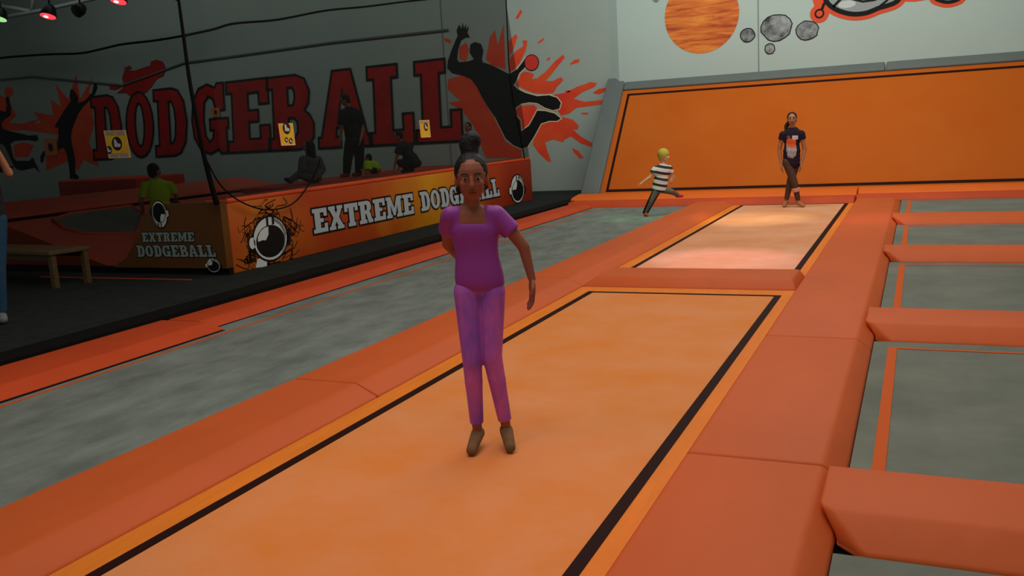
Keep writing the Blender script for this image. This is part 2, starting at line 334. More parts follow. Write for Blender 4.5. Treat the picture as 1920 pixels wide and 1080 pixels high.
# ---------------------------------------------------------------- mural on the grey wall
WY = 19.0
def wp(pts, s=1., ox=0, oy=0, Y=WY): return [atY(ox+x/s, oy+y/s, Y) for x, y in pts]
UPY = (0, -1, 0)
def mural(name, pts_list, m, lift, par=mw, label=None, outline=None):
    o = paint(name, [[p] for p in pts_list], m, par, (0, -lift, 0), label)
    if outline:
        bm = bmesh.new()
        for p in pts_list: ribbon(bm, p, outline[1], UPY, (0, -lift+.002, 0))
        me = bpy.data.meshes.new('painted_outline'); bm.to_mesh(me); bm.free(); link('painted_outline', me, outline[0], par)
    return o
c3 = dict(s=2.7, ox=800, oy=0)
spl = [
 [(415,210),(450,172),(460,185),(440,250),(415,290)],
 [(420,365),(418,300),(450,260),(490,232),(485,205),(510,205),(508,228),(500,260),(470,320),(440,355)],
 [(450,90),(475,48),(485,60),(460,98)], [(560,215),(598,187),(590,205),(565,222)],
 [(455,430),(480,370),(500,362),(530,368),(545,380),(530,400),(560,395),(600,365),(650,310),(690,277),(700,290),(660,340),(625,385),(600,410),(640,410),(680,390),(693,405),(660,440),(640,470),(600,475),(540,470),(490,450)],
 [(640,480),(700,470),(760,440),(830,415),(862,420),(850,440),(790,465),(745,500),(800,515),(900,505),(905,525),(840,535),(760,545),(720,575),(680,585),(665,560),(685,520),(670,495)],
 [(840,470),(870,450),(912,443),(912,458),(870,478)], [(725,322),(750,302),(775,298),(770,315),(728,328)], [(605,305),(615,292),(628,290),(620,305)],
 [(445,555),(480,535),(540,530),(560,545),(545,590),(520,635),(480,665),(475,610),(450,580)],
 [(560,640),(580,625),(620,612),(680,590),(740,605),(770,635),(765,655),(740,655),(780,690),(840,725),(840,745),(780,725),(730,690),(700,705),(690,720),(640,705),(600,720),(610,760),(632,820),(610,815),(560,765),(538,730),(545,690)],
 [(735,748),(770,765),(795,800),(775,803),(745,770)], [(780,570),(820,570),(815,580),(785,578)], [(700,460),(725,456),(728,466),(705,468)],
 [(110,400),(180,382),(225,400),(260,450),(300,530),(345,600),(400,720),(480,760),(480,800),(300,800),(240,640),(180,560),(110,520),(170,510),(105,450)],
 [(300,300),(320,190),(345,150),(360,230),(390,120),(400,350),(330,330)], [(165,240),(200,215),(215,250),(200,310),(165,300)], [(85,190),(120,200),(125,220),(95,210)],
]
mural('paint_splash', [wp(q, **c3) for q in spl], M['splash'], .004, label='red and orange paint splash')
figA = [(165,125),(178,145),(182,113),(190,145),(200,120),(200,150),(215,130),(207,165),(220,190),(200,190),(175,205),(160,250),(155,300),(165,315),(215,310),(240,300),(218,265),(222,225),(245,212),(275,222),(288,255),(280,300),(285,315),(330,330),(380,355),(418,375),(460,350),(490,310),(500,295),(512,320),(505,335),(470,370),(450,420),(440,430),(460,450),(500,470),(560,487),(620,482),(660,495),(680,520),(672,550),(640,558),(600,545),(560,522),(520,518),(480,525),(445,550),(450,580),(475,610),(480,665),(520,635),(545,590),(560,560),(600,562),(650,575),(680,600),(660,612),(620,612),(580,625),(545,690),(510,745),(480,752),(440,735),(400,700),(370,640),(345,590),(310,540),(280,490),(255,440),(225,400),(180,382),(130,370),(105,345),(108,310),(125,260),(145,210),(158,180),(152,155)]
mural('painted_figure', [wp(figA, **c3)], M['black'], .010, label='black silhouette of a leaping player holding a red ball')
bm = bmesh.new(); ribbon(bm, wp(figA[25:66], **c3), .05, UPY, (0, -.008, 0), False)
me = bpy.data.meshes.new('figure_outline'); bm.to_mesh(me); bm.free(); link('figure_outline', me, M['cream'], mw)
bc = atY(800+532/2.7, 317/2.7, WY); pr = abs((atY(997+12.6, 117, WY)-atY(997, 117, WY)).x)
mural('painted_ball', [disc(bc, pr, pr, (1, 0, 0), (0, 0, 1))], M['redflat'], .014, outline=(M['black'], .035))
# left players
c1 = dict(s=3., ox=0, oy=0)
star = [(100,725),(230,690),(190,630),(300,650),(285,560),(345,600),(310,470),(385,560),(430,420),(450,560),(525,430),(500,520),(545,560),(520,640),(530,700),(500,800),(560,940),(470,900),(440,960),(400,900),(260,960),(260,880),(330,760)]
mural('paint_splash', [wp(star, **c1)], M['splash'], .004, label='faded orange paint burst behind a painted player')
figB = [(400,500),(415,505),(440,545),(442,580),(480,565),(520,520),(530,470),(540,462),(550,490),(540,520),(520,550),(470,600),(440,640),(425,680),(405,730),(400,780),(410,830),(425,900),(425,975),(445,995),(440,1008),(395,1005),(390,940),(380,880),(360,830),(335,840),(300,870),(250,880),(245,910),(230,915),(228,880),(245,850),(310,830),(330,790),(330,720),(308,712),(345,650),(370,610),(400,570),(393,530)]
mural('painted_figure', [wp(figB, **c1)], M['black'], .010, label='black silhouette of a stretching player left of the lettering')
c6 = dict(s=3.6, ox=0, oy=150)
spC = [(-200,60),(0,100),(60,140),(110,240),(60,290),(150,295),(260,262),(240,290),(130,345),(0,330),(-200,400)]
mural('paint_splash', [wp(spC, **c6), wp([(90,440),(150,420),(230,440),(190,520),(100,520)], **c6), wp(ell(60, 82, 30, 36), **c6)], M['splash'], .005, label='red splash behind the player at the left end of the mural')
figC = [(-160,250),(-60,200),(0,205),(40,215),(48,170),(38,120),(55,110),(65,130),(75,190),(72,240),(40,260),(10,290),(20,330),(90,350),(200,375),(250,370),(262,400),(240,415),(200,405),(100,410),(70,430),(90,520),(110,545),(200,545),(222,522),(245,570),(272,625),(235,590),(150,610),(120,605),(50,540),(-30,430),(-160,400)]
mural('painted_figure', [wp(figC, **c6)], M['black'], .012, label='black silhouette of a player running at the left end of the mural')
glv = [(690,440),(700,400),(760,400),(850,370),(850,350),(880,340),(915,350),(932,385),(920,425),(880,445),(850,490),(800,540),(760,560),(735,540),(710,520),(660,525),(700,490)]
mural('painted_fireball', [wp(glv, **c1), wp([(620,480),(650,470),(680,490),(650,505),(620,500)], **c1), wp([(700,385),(730,372),(740,385),(715,395)], **c1)], M['red'], .006, label='red ball with a trail above the letters', outline=(M['black'], .03))
# the nine big letters
lets = [('D',171,230),('O',234,290),('D',288,353),('G',358,429),('E',424,509),('B',500,589),('A',593,696),('L',688,778),('L',777,868)]
tp = lambda x: 179-.108*(x-200)
bt = lambda x: 298-.051*(x-200)
for c, a, b in lets:
    gl = word_rings(c, [atY(x, y, WY) for x, y in ((a+6, bt(a)), (b+3, bt(b)), (b-5, tp(b)), (a, tp(a)))])
    paint('painted_letter', gl, M['red'], mw, (0, -.016, 0), 'red slab letter '+c)
    bm = bmesh.new()
    for rg in gl[0]: ribbon(bm, rg, .06, UPY, (0, -.020, 0))
    me = bpy.data.meshes.new('letter_outline'); bm.to_mesh(me); bm.free(); link('letter_outline', me, M['black'], mw)

# ---------------------------------------------------------------- planet wall paintings
PY = 18.86
c = atY(1315, 29, PY); pr = .755
o = paint('painted_planet', [[disc((0, 0, 0), pr, pr, (1, 0, 0), (0, 0, 1), 64)]], M['planet'], pw, (0, 0, 0), 'orange banded planet'); o.location = (c.x, PY-.006, c.z+.01)
for cx, cy, rx, ry in ((1402,66,13.5,13.5), (1456,52,29,25.5), (1513.5,57.5,21,18.5), (1443.5,91.5,9.5,10)):
    c = atY(cx, cy, PY); k = abs((atY(cx+10, cy, PY)-c).x)/10
    n = 16; ring = [V((c.x+rx*k*math.cos(t)*q, PY, c.z+ry*k*math.sin(t)*q)) for t, q in [(i*2*math.pi/n+.2, 1+random.uniform(-.07, .05)) for i in range(n)]]
    paint('painted_rock', [[ring]], M['rock'], pw, (0, -.006, 0), 'grey cratered rock')
    bm = bmesh.new(); ribbon(bm, ring, .018, UPY, (0, -.008, 0)); me = bpy.data.meshes.new('rock_outline'); bm.to_mesh(me); bm.free(); link('rock_outline', me, M['ink'], pw)
def pq(pts):
    q = [atY(x, y, PY) for x, y in pts]
    return smoothpts(q+q[:1], 5)[:-1] if len(q) > 6 else q
bodyc = [(1538,-30),(1546,-5),(1556,10),(1575,21),(1600,26.5),(1625,24),(1648,15),(1662,11),(1678,5),(1688,-5),(1700,-30),(1690,-60),(1640,-80),(1580,-75),(1545,-50)]
disc2 = [(1745,-30),(1752,-5),(1765,2),(1778,4),(1792,1),(1802,-6),(1812,-30),(1795,-45),(1760,-45)]
bm = bmesh.new(); ribbon(bm, pq(bodyc), .23, UPY, (0, -.006, 0)); ribbon(bm, pq(disc2), .19, UPY, (0, -.006, 0))
flat(bm, [disc(atY(1536.5, 25.5, PY), .175, .175, (1, 0, 0), (0, 0, 1))], (0, -.0065, 0)); flat(bm, [pq([(1520,-12),(1545,-12),(1552,20),(1530,22)])], (0, -.0067, 0)); flat(bm, [pq([(1690,-20),(1750,-20),(1748,-2),(1715,3),(1692,3)])], (0, -.006, 0))
me = bpy.data.meshes.new('emblem_glow'); bm.to_mesh(me); bm.free(); link('emblem_glow', me, M['glow'], pw)
bm = bmesh.new(); ribbon(bm, pq(bodyc), .085, UPY, (0, -.012, 0)); ribbon(bm, pq(disc2), .06, UPY, (0, -.012, 0)); ribbon(bm, disc(atY(1536.5, 25.5, PY), .075, .075, (1, 0, 0), (0, 0, 1)), .03, UPY, (0, -.012, 0))
ribbon(bm, pq([(1541,18),(1546,5)]), .05, UPY, (0, -.012, 0), False)
ribbon(bm, pq([(1562,13),(1572,3),(1580,-6),(1592,-20)]), .05, UPY, (0, -.012, 0), False); ribbon(bm, pq([(1597,-2),(1618,3),(1640,0),(1660,-10)]), .04, UPY, (0, -.012, 0), False); ribbon(bm, pq([(1648,13),(1662,2),(1672,-8)]), .04, UPY, (0, -.012, 0), False)
me = bpy.data.meshes.new('emblem_outline'); bm.to_mesh(me); bm.free(); link('emblem_outline', me, M['ink'], pw)
paint('emblem_body', [[pq(bodyc)], [pq(disc2)]], M['silver'], pw, (0, -.009, 0), 'silver machine emblem cut off by the top of the picture')
paint('emblem_highlight', [[disc(atY(1588, 8, PY), .16, .07, (1, 0, 0), (0, 0, 1))]], M['silverl'], pw, (0, -.0105, 0))
p = atY(1230, 2, PY); paint('painted_rock', [[disc((p.x, PY, p.z+.05), .08, .08, (1, 0, 0), (0, 0, 1), 12)]], M['rock'], pw, (0, -.006, 0), 'small grey rock left of the planet')

# ================================================================== TRAMPOLINES
def bed(name, label, cat, x0, x1, y0, y1, m, inset, tapew, m_tape, m_cover, group=None, front=True, tz=.004):
    """a level jumping bed: fabric, spring cover around it and a border tape"""
    r = empty(name, ((x0+x1)/2, (y0+y1)/2, -.03), label, cat, group)
    l, rr, f, b = inset
    bm = bmesh.new(); nx = 6; box(bm, (x0+l, y0+f, -.03), (x1-rr, y1-b, 0)); from_bm('jumping_bed', bm, m, r)
    bm = bmesh.new()
    for a, c in (((x0, y0, -.03), (x0+l, y1, .001)), ((x1-rr, y0, -.03), (x1, y1, .001)), ((x0+l, y0, -.03), (x1-rr, y0+f, .001)), ((x0+l, y1-b, -.03), (x1-rr, y1, .001))):
        if c[0]-a[0] > 1e-4 and c[1]-a[1] > 1e-4: box(bm, a, c)
    from_bm('spring_cover', bm, m_cover, r)
    tl, tr, tf, tb = tapew
    X0, X1, Y0, Y1 = x0+l-tl/2, x1-rr+tr/2, y0+f-tf/2, y1-b+tb/2
    bm = bmesh.new()
    for a, c in (((X0, Y0, .0), (X0+tl, Y1, tz)), ((X1-tr, Y0, 0), (X1, Y1, tz)), ((X0+tl, Y1-tb, 0), (X1-tr, Y1, tz)), ((X0+tl, Y0, 0), (X1-tr, Y0+tf, tz))):
        if c[0]-a[0] > 1e-4 and c[1]-a[1] > 1e-4: box(bm, a, c)
    from_bm('border_tape', bm, m_tape, r)
    return r
bed('trampoline', 'long orange trampoline under the girl in purple, nearest the viewer', 'trampoline', -2.948, -.962, -1.2, 8.055, M['bed_orange'], (.17, .12, .3, .25), (.055, .055, .055, .04), M['tape'], M['cover'])
bed('trampoline', 'pale orange trampoline at the far end where the girl in black shirt stands', 'trampoline', -2.948, -.962, 8.765, 15.865, M['bed_spotlit'], (.17, .12, .2, .06), (.05, .06, .05, .03), M['tape'], M['cover'])
bed('trampoline', 'long grey runner trampoline along the dark carpet', 'trampoline', -5.545, -3.622, -1.2, 15.865, M['bed_runner'], (.255, .04, .2, .12), (.03, .02, .02, .01), M['otape'], M['bed_runner'], tz=.003)
rn = [o for o in bpy.data.objects if o.get('label', '').startswith('long grey runner')][0]
for a, b in (((-5.378, -1.2, .0), (-5.358, 5.78, .0025)), ((-5.545, 5.79, .0), (-5.518, 15.8, .0025))):
    bm = bmesh.new(); box(bm, a, b); from_bm('bed_gap', bm, M['dark'], rn)
gy = [(-1.2, 3.14), (3.80, 6.32), (7.06, 9.68), (10.36, 12.78), (13.5, 16.2)]
glab = ['grey trampoline at the bottom right corner, nearest of the right row', 'grey trampoline between the nearest and second cross pads on the right', 'grey trampoline between the second and third cross pads on the right', 'grey trampoline between the third and fourth cross pads on the right', 'grey trampoline at the far end of the right row, before the sloped wall']
for (a, b), lb in zip(gy, glab):
    bed('trampoline', lb, 'trampoline', -.252, 3.2, a, b, M['bed_grey'], (.117, .3, .12, .17), (.055, .03, .03, .03), M['otape'], M['bed_grey'], 'grey trampolines of the right row')

def pad(name, label, x0, x1, y0, y1, z, cl, cr, cf, cb, m, group=None, z0=-.03, corner=0, cat='pad', bev=.018, sag=0):
    """vinyl pad: footprint rectangle, top inset by the chamfers (left, right, front, back)"""
    bm = bmesh.new()
    ny = max(2, int((y1-y0)/.35)); nx = max(2, int((x1-x0)/.35))
    zb = z-.035 if z > .05 else z
    def ring(a0, a1, b0, b1, zz): return [V((a0, b0, zz)), V((a1, b0, zz)), V((a1, b1, zz)), V((a0, b1, zz))]
    lo = ring(x0, x1, y0, y1, z0); mid = ring(x0, x1, y0, y1, .006 if z0 < 0 else z0+.01); hi = ring(x0+cl, x1-cr, y0+cf, y1-cb, z)
    if corner:   # left front corner cut away
        for rg, q in ((lo, 1), (mid, 1), (hi, .45)):
            p = rg[0]; rg[0:1] = [p+V((0, corner*q, 0)), p+V((corner*q, 0, 0))]
    n = len(lo); A = [bm.verts.new(p) for p in lo]; B = [bm.verts.new(p) for p in mid]; C_ = [bm.verts.new(p) for p in hi]
    bm.faces.new(A[::-1]); bm.faces.new(C_)
    for P, Q in ((A, B), (B, C_)):
        for i in range(n): bm.faces.new((P[i], P[(i+1) % n], Q[(i+1) % n], Q[i]))
    o = from_bm(name, bm, m); bevel(o, bev, 3, 15); tag(o, label, cat, group)
    return o
# left pad of the lane
seams = [-1.2, 1.2, 4.4, 8.08, 11.9, 15.865]
llab = ['wide orange pad left of the lane at the bottom left corner of the picture', 'wide orange pad left of the near trampoline, in front of the girl in purple', 'wide orange pad between grey runner and near orange trampoline, behind the girl in purple', 'wide orange pad between grey runner and far trampoline, beside the cross pad', 'wide orange pad beside the far trampoline, running up to the sloped wall']
for i in range(5):
    pad('long_pad', llab[i], -3.62, -2.95, seams[i]+.003, seams[i+1]-.003, .08, .05, .15, .0, .0, M['pad'], 'wide pads between runner and lane')
seams = [-1.2, 3.78, 6.05, 11.5, 15.865]
rlab = ['wide orange pad right of the lane, nearest the viewer', 'wide orange pad right of the lane, between the nearest and second seams', 'wide orange pad right of the lane, longest one beside the cross pad', 'wide orange pad right of the lane at the far end, lit pink']
for i in range(4):
    pad('long_pad', rlab[i], -.957, -.255, seams[i]+.003, seams[i+1]-.003, .08, .035, .09, .0, .0, M['pad'], 'wide pads between lane and right row')
pad('cross_pad', 'orange cross pad between the near and far orange trampolines', -2.945, -.96, 8.06, 8.76, .085, .1, .05, .13, .05, M['pad'], corner=0)
blab = ['orange cross pad at the bottom right, nearest of the right row', 'second nearest orange cross pad of the right row', 'third nearest orange cross pad of the right row', 'farthest orange cross pad of the right row']
for i, (a, b) in enumerate(((3.14, 3.80), (6.32, 7.06), (9.68, 10.36), (12.78, 13.50))):
    pad('cross_pad', blab[i], -.25, 3.2, a+.004, b-.004, .092, -.075, .03, .17, .04, M['padred'] if i > 9 else M['pad'], 'cross pads of the right row', corner=.10)
# pads by the carpet
pad('edge_pad', 'red orange edge pad between carpet strip and runner, nearest the viewer', -6.04, -5.38, -1.2, 5.78, .08, .03, .12, 0, 0.06, M['padred'], 'edge pads beside the carpet', z0=.004)
pad('edge_pad', 'red orange edge pad between carpet strip and runner, further away', -6.045, -5.55, 5.79, 15.865, .07, .03, .10, 0, 0, M['padred'], 'edge pads beside the carpet')
# foot of the sloped wall
pad('foot_pad', 'dark orange pad across the far end of runner and lane', -6.06, -.97, 15.87, 16.32, .10, 0, 0, .10, 0, M['padred'], 'pads at the foot of the sloped wall')
pad('foot_pad', 'dark orange pad across the far end of the right row', -.96, 3.2, 16.21, 16.5, .10, 0, 0, .10, 0, M['padred'], 'pads at the foot of the sloped wall')
# sloped wall trampoline
ty = V((0, math.cos(R(48.17)), math.sin(R(48.17)))); tn = V((0, -ty.z, ty.y))
P0 = V((0, 17.0, .22)); XL, XR = -5.62, 3.2; LEN = 2.52
sw = empty('wall_trampoline', (-1.2, 17.0, .0), 'large orange sloped wall trampoline with grey frame pads at the far end', 'trampoline')
def sp(x, t, n=0): return V((x, P0.y, P0.z))+ty*t+tn*n
def sbox(name, x0, x1, t0, t1, n0, n1, m, bev=0):
    bm = bmesh.new(); prism(bm, [sp(x0, t0, n0), sp(x1, t0, n0), sp(x1, t1, n0), sp(x0, t1, n0)], tn*(n1-n0)); o = from_bm(name, bm, m, sw)
    if bev: bevel(o, bev)
    return o
sbox('jumping_bed', XL, XR, 0, LEN, -.03, 0, M['slope_orange'])
sbox('spring_cover', XL-.14, XR, LEN, LEN+.12, -.03, .002, M['slope_orange']); sbox('spring_cover', XL-.14, XL, -.06, LEN, -.03, .002, M['slope_orange']); sbox('spring_cover', XL, XR, -.10, 0, -.03, .002, M['slope_orange'])
bm = bmesh.new()
for a in ((XL-.02, XL+.03, 0, LEN), (XL-.02, XR, LEN-.025, LEN+.025), (XL-.02, XR, -.03, .03)):
    prism(bm, [sp(a[0], a[2], 0), sp(a[1], a[2], 0), sp(a[1], a[3], 0), sp(a[0], a[3], 0)], tn*.006)
from_bm('border_tape', bm, M['tape'], sw)
sbox('side_frame_pad', XL-.52, XL-.13, -.12, LEN+.46, -.10, .07, M['greypad'], .03)
sbox('top_frame_pad', XL-.13, -.62, LEN+.12, LEN+.46, -.22, .05, M['greypad'], .03); sbox('top_frame_pad', -.60, XR, LEN+.12, LEN+.46, -.22, .05, M['greypad'], .03)
bm = bmesh.new(); q0 = sp(0, -.12, -.1); q1 = sp(0, LEN+.2, -.12)
prism(bm, [V((XL-.5, q0.y, -.02)), V((XL-.5, 18.8, -.02)), V((XL-.5, 18.8, q1.z)), V((XL-.5, q1.y, q1.z)), V((XL-.5, q0.y, q0.z))], (XR-XL+.5, 0, 0)); from_bm('support_frame', bm, M['dark'], sw)
# rolled bright strip at its foot
bm = bmesh.new(); prism(bm, [V((-6.16, 16.33, -.03)), V((-6.16, 16.33, .10)), V((-6.16, 16.44, .15)), V((-6.16, 16.84, .19)), V((-6.16, 16.88, .13)), V((-6.16, 16.8, -.03))], (5.2, 0, 0))
o = bevel(from_bm('foot_roll', bm, M['wrap']), .02); tag(o, 'bright orange rolled vinyl strip under the sloped trampoline, left of the right row', 'pad', 'rolled strips under the sloped trampoline')
bm = bmesh.new(); prism(bm, [V((-.95, 16.51, -.03)), V((-.95, 16.51, .10)), V((-.95, 16.6, .15)), V((-.95, 16.84, .19)), V((-.95, 16.88, .13)), V((-.95, 16.8, -.03))], (4.15, 0, 0))
o = bevel(from_bm('foot_roll', bm, M['wrap']), .02); tag(o, 'bright orange rolled vinyl strip under the sloped trampoline, behind the right row', 'pad', 'rolled strips under the sloped trampoline')

# ================================================================== DODGEBALL COURT
BX = -7.10
cb = empty('dodgeball_barrier', (BX-.1, 12.3, .1), 'long orange banner barrier reading EXTREME DODGEBALL along the carpet', 'banner')
bm = bmesh.new(); box(bm, (BX-.16, 7.905, .1), (BX, 16.72, .90)); bevel(from_bm('banner_face', bm, M['banner'], cb), .012)
bm = bmesh.new(); box(bm, (BX-.34, 7.925, .90), (BX-.005, 16.72, .955)); bevel(from_bm('top_pad', bm, M['padred'], cb), .02)
nX = V((1, 0, 0))
def bX(pts): return [atX(x, y, BX) for x, y in pts]
write(cb, 'EXTREME', bX([(588.5, 438.5), (776.5, 400), (773, 362.5), (583.5, 393)]), nX, .006, M['ltext'], M['ink'], .05, label='white slab letters EXTREME')
write(cb, 'DODGEBALL', bX([(790, 396.5), (937.5, 367), (932, 334.5), (785.5, 360.5)]), nX, .006, M['ltext'], M['ink'], .05, label='white slab letters DODGEBALL')
def helmet(par, c, rx, rz, ax, nrm, flip=1, lift=.006, rot=0, body=True):
    """round space helmet print: shell, dark visor, glare, ear cap"""
    c, ax, nrm = V(c), V(ax), V(nrm); az = nrm.cross(ax); az = az if az.z > 0 else -az
    if rot: ax, az = ax*math.cos(rot)+az*math.sin(rot), az*math.cos(rot)-ax*math.sin(rot)
    def e(dx, dz, a, b): return disc(c+ax*dx*rx+az*dz*rz, a*rx, b*rz, ax, az)
    paint('helmet_outline', [[e(0, 0, 1.08, 1.07)], [e(-1.05, -.05, .27, .34)], [e(1.05, -.15, .2, .3)]], M['ink'], par, nrm*lift)
    paint('helmet_shell', [[e(0, 0, .98, .98)], [e(-1.07, -.05, .17, .26)]], M['helmet'], par, nrm*(lift+.002))
    paint('helmet_shade', [[[c+ax*rx*x+az*rz*z for x, z in ((.25, .93), (.55, .78), (.82, .5), (.96, .1), (.8, -.5), (.55, -.78), (.75, -.2), (.8, .2), (.6, .55), (.3, .75))]]], M['helmetg'], par, nrm*(lift+.003))
    paint('helmet_visor', [[e(-.02, -.12, .84, .74)]], M['ink'], par, nrm*(lift+.004))
    paint('visor_glare', [[[c+ax*rx*x+az*rz*z for x, z in ((-.08, .56), (-.12, .2), (-.3, -.04), (-.5, 0), (-.76, -.04), (-.74, .18), (-.55, .42), (-.3, .54))]]], M['helmet'], par, nrm*(lift+.006))
    for x in (-.12, .22):
        bm = bmesh.new(); ribbon(bm, [c+ax*rx*x+az*rz*.62, c+ax*rx*(x+.02)+az*rz*.98], .06*rx*2, nrm, nrm*(lift+.007), False)
        me = bpy.data.meshes.new('helmet_line'); bm.to_mesh(me); bm.free(); link('helmet_line', me, M['ink'], par)
hc = atX(506.5, 447, BX); hrx = abs(atX(536, 447, BX).y-atX(476, 447, BX).y)/2; hrz = .262; hrx *= 1.07
bm = bmesh.new(); rnd = random.Random(9)
for i in range(60):
    a = rnd.uniform(0, 2*math.pi); r1 = rnd.uniform(.95, 1.15); r2 = rnd.uniform(1.3, 2.15)
    pts = []
    for k in range(7):
        q = r1+(r2-r1)*k/6; aa = a+math.sin(k*1.3+i)*.16
        z = hc.z+.25*q*math.sin(aa)*(.245/.25); y = hc.y+hrx*q*math.cos(aa)*1.05
        pts.append(V((BX, y, min(.885, max(.115, z)))))
    ribbon(bm, smoothpts(pts, 3), rnd.uniform(.006, .016), nX, nX*.003, False)
me = bpy.data.meshes.new('scribble_print'); bm.to_mesh(me); bm.free(); link('scribble_print', me, M['scrawl'], cb)
helmet(cb, hc, hrx, hrz, (0, 1, 0), nX)
paint('suit_print', [[bX([(482, 486), (488, 484), (500, 490), (500, 500), (479, 502)])]], M['helmet'], cb, nX*.005)
hc2 = atX(970, 354, BX); helmet(cb, hc2, abs(atX(983, 354, BX).y-atX(958, 354, BX).y)/2, .27, (0, 1, 0), nX)
# end panel facing the camera
PYY = 7.80
ep = empty('dodgeball_end_panel', (-8.0, 7.84, .1), 'slanted dimmed orange end panel reading EXTREME DODGEBALL at the court corner', 'banner')
def eY(pts): return [atY(x, y, PYY) for x, y in pts]
pl = eY([(414, 509), (409, 381), (282, 383), (263, 418), (248, 462), (236, 484), (212, 500)]); pl[0] = V((BX-.005, PYY, .18)); pl[1] = V((BX-.005, PYY, .93)); pl[2].z = .92
pl[-1].z = .175
bm = bmesh.new(); prism(bm, pl, (0, .10, 0)); from_bm('panel_face', bm, M['panel'], ep)
bm = bmesh.new(); box(bm, (-11.0, PYY+.03, .1), (BX-.005, PYY+.10, .178)); from_bm('black_skirt', bm, M['edge'], ep)
nY = V((0, -1, 0))
write(ep, 'EXTREME', eY([(268, 453.5), (365.5, 452.5), (364, 435.5), (266, 436)]), nY, .004, M['ptext'], M['ink'], .016, label='dimmed white slab letters EXTREME')
write(ep, 'DODGEBALL', eY([(259, 481.5), (407, 481.5), (401, 459), (256, 460)]), nY, .004, M['ptext'], M['ink'], .018, label='dimmed white slab letters DODGEBALL')
k = abs((atY(310, 400, PYY)-atY(300, 400, PYY)).x)/10
c = atY(299.5, 402, PYY); helmet(ep, (c.x, PYY, c.z), 14*k, 19*k, (1, 0, 0), nY, lift=.004, rot=R(180))
c = atY(401, 497, PYY); helmet(ep, (c.x, PYY, max(c.z, .20)), 12*k, 10*k, (1, 0, 0), nY, lift=.004)
# red line on the carpet
bm = bmesh.new(); box(bm, (-9.75, 7.47, .1), (-7.35, 7.50, .106)); o = from_bm('floor_tape', bm, M['padred']); tag(o, 'thin red tape line on the carpet before the end panel', 'tape')
# deck behind the banner, beam and sloped side trampoline
bm = bmesh.new(); prism(bm, [V((x, y, .1)) for x, y in ((-11.0, 12.62), (BX-.36, 12.62), (BX-.36, 16.6), (-8.7, 18.9), (-11.0, 18.9))], (0, 0, .68)); o = bevel(from_bm('padded_deck', bm, M['courtred']), .03); tag(o, 'raised red padded deck behind the long banner', 'platform')
bm = bmesh.new(); prism(bm, [V((-11.02, 7.95, .1)), V((-11.02, 7.95, .79)), V((-11.75, 7.95, .93)), V((-12.0, 7.95, .93)), V((-12.0, 7.95, .1))], (0, 5.7, 0)); o = bevel(from_bm('beam_pad', bm, M['courtramp']), .03); bm2 = bmesh.new(); box(bm2, (-11.03, 7.96, .62), (-11.005, 13.6, .755)); from_bm('dark_gap', bm2, M['dark'], o); tag(o, 'long red padded beam left of the person in lime shirt', 'pad')
sl = empty('side_trampoline', (-10, 9.9, .1), 'slanted side trampoline with grey bed and red pads behind the bench', 'trampoline')
def slp(x, y, n=0):   # point on the slanting surface
    return V((x, y, .15+(-9.2-x)*.57/1.8+n))
bm = bmesh.new()
poly = [(-8.95, 7.95), (-8.95, 12.6), (-10.98, 12.6), (-10.98, 7.95)]
A = [bm.verts.new(slp(x, y)) for x, y in poly]; B = [bm.verts.new((x, y, .02 if False else .1)) for x, y in poly]
A[0].co.z = max(A[0].co.z, .11); A[1].co.z = max(A[1].co.z, .11)
bm.faces.new(A); bm.faces.new(B[::-1])
for i in range(4): bm.faces.new((A[i], B[i], B[(i+1) % 4], A[(i+1) % 4]))
from_bm('slope_pad', bm, M['courtramp'], sl)
mp_ = [(-10.82, 8.62), (-10.94, 9.0), (-10.93, 10.1), (-10.59, 9.99), (-9.94, 9.2), (-10.19, 8.6), (-10.47, 8.5)]
bm = bmesh.new(); prism(bm, [slp(x, y, .004) for x, y in mp_], (0, 0, .02)); from_bm('jumping_bed', bm, M['bed_grey'], sl)
bm = bmesh.new(); tube(bm, [slp(x, y, .02) for x, y in mp_+mp_[:1]], .03, 8); from_bm('edge_roll', bm, M['courtramp'], sl, True)
# loose red ramp pads left of the bench
for lb, pts, z1 in (('red padded block on the far left behind the standing adult', [(-12.05, 7.95), (-15, 7.95), (-15, 10.5), (-12.05, 10.5)], .62),
                ('low red padded block rising behind the beam, below the running painted player', [(-16.0, 15.0), (-18.5, 15.0), (-18.5, 16.5), (-16.0, 16.5)], .95)):
    bm = bmesh.new(); prism(bm, [V((x, y, .1)) for x, y in pts], (0, 0, z1-.1)); o = bevel(from_bm('court_pad', bm, M['courtred']), .04); tag(o, lb, 'pad')

# netting
def net(name, quad, label, nu=1, nv=1):
    bm = bmesh.new(); q = [V(p) for p in quad]; uv = bm.loops.layers.uv.new('UVMap')
    vs_ = [bm.verts.new(p) for p in q]; f = bm.faces.new(vs_)
    e1 = (q[1]-q[0]).length; e2 = (q[3]-q[0]).length
    for lp, c_ in zip(f.loops, ((0, 0), (e1, 0), (e1, e2), (0, e2))): lp[uv].uv = c_
    me = bpy.data.meshes.new(name); bm.to_mesh(me); bm.free(); o = link(name, me, M['net']); tag(o, label, 'net'); return o
net('side_net', [(BX-.02, 7.93, .96), (BX-.02, 16.7, .96), (BX-.02, 15.28, 6.88), (BX-.02, 7.93, 6.88)], 'tall dark netting hanging above the long banner', 1, 1)
net('front_net', [(-14.5, 7.93, .1), (BX-.02, 7.93, .1), (BX-.02, 7.93, 6.88), (-14.5, 7.93, 6.88)], 'dark netting across the near end of the court, left of the corner rope')
def rope(name, pts, r, label, sub=6, rs=None):
    bm = bmesh.new(); pp = smoothpts(pts, sub); tube(bm, pp, r, 8, rs); o = from_bm(name, bm, M['rope'], None, True); tag(o, label, 'rope'); return o
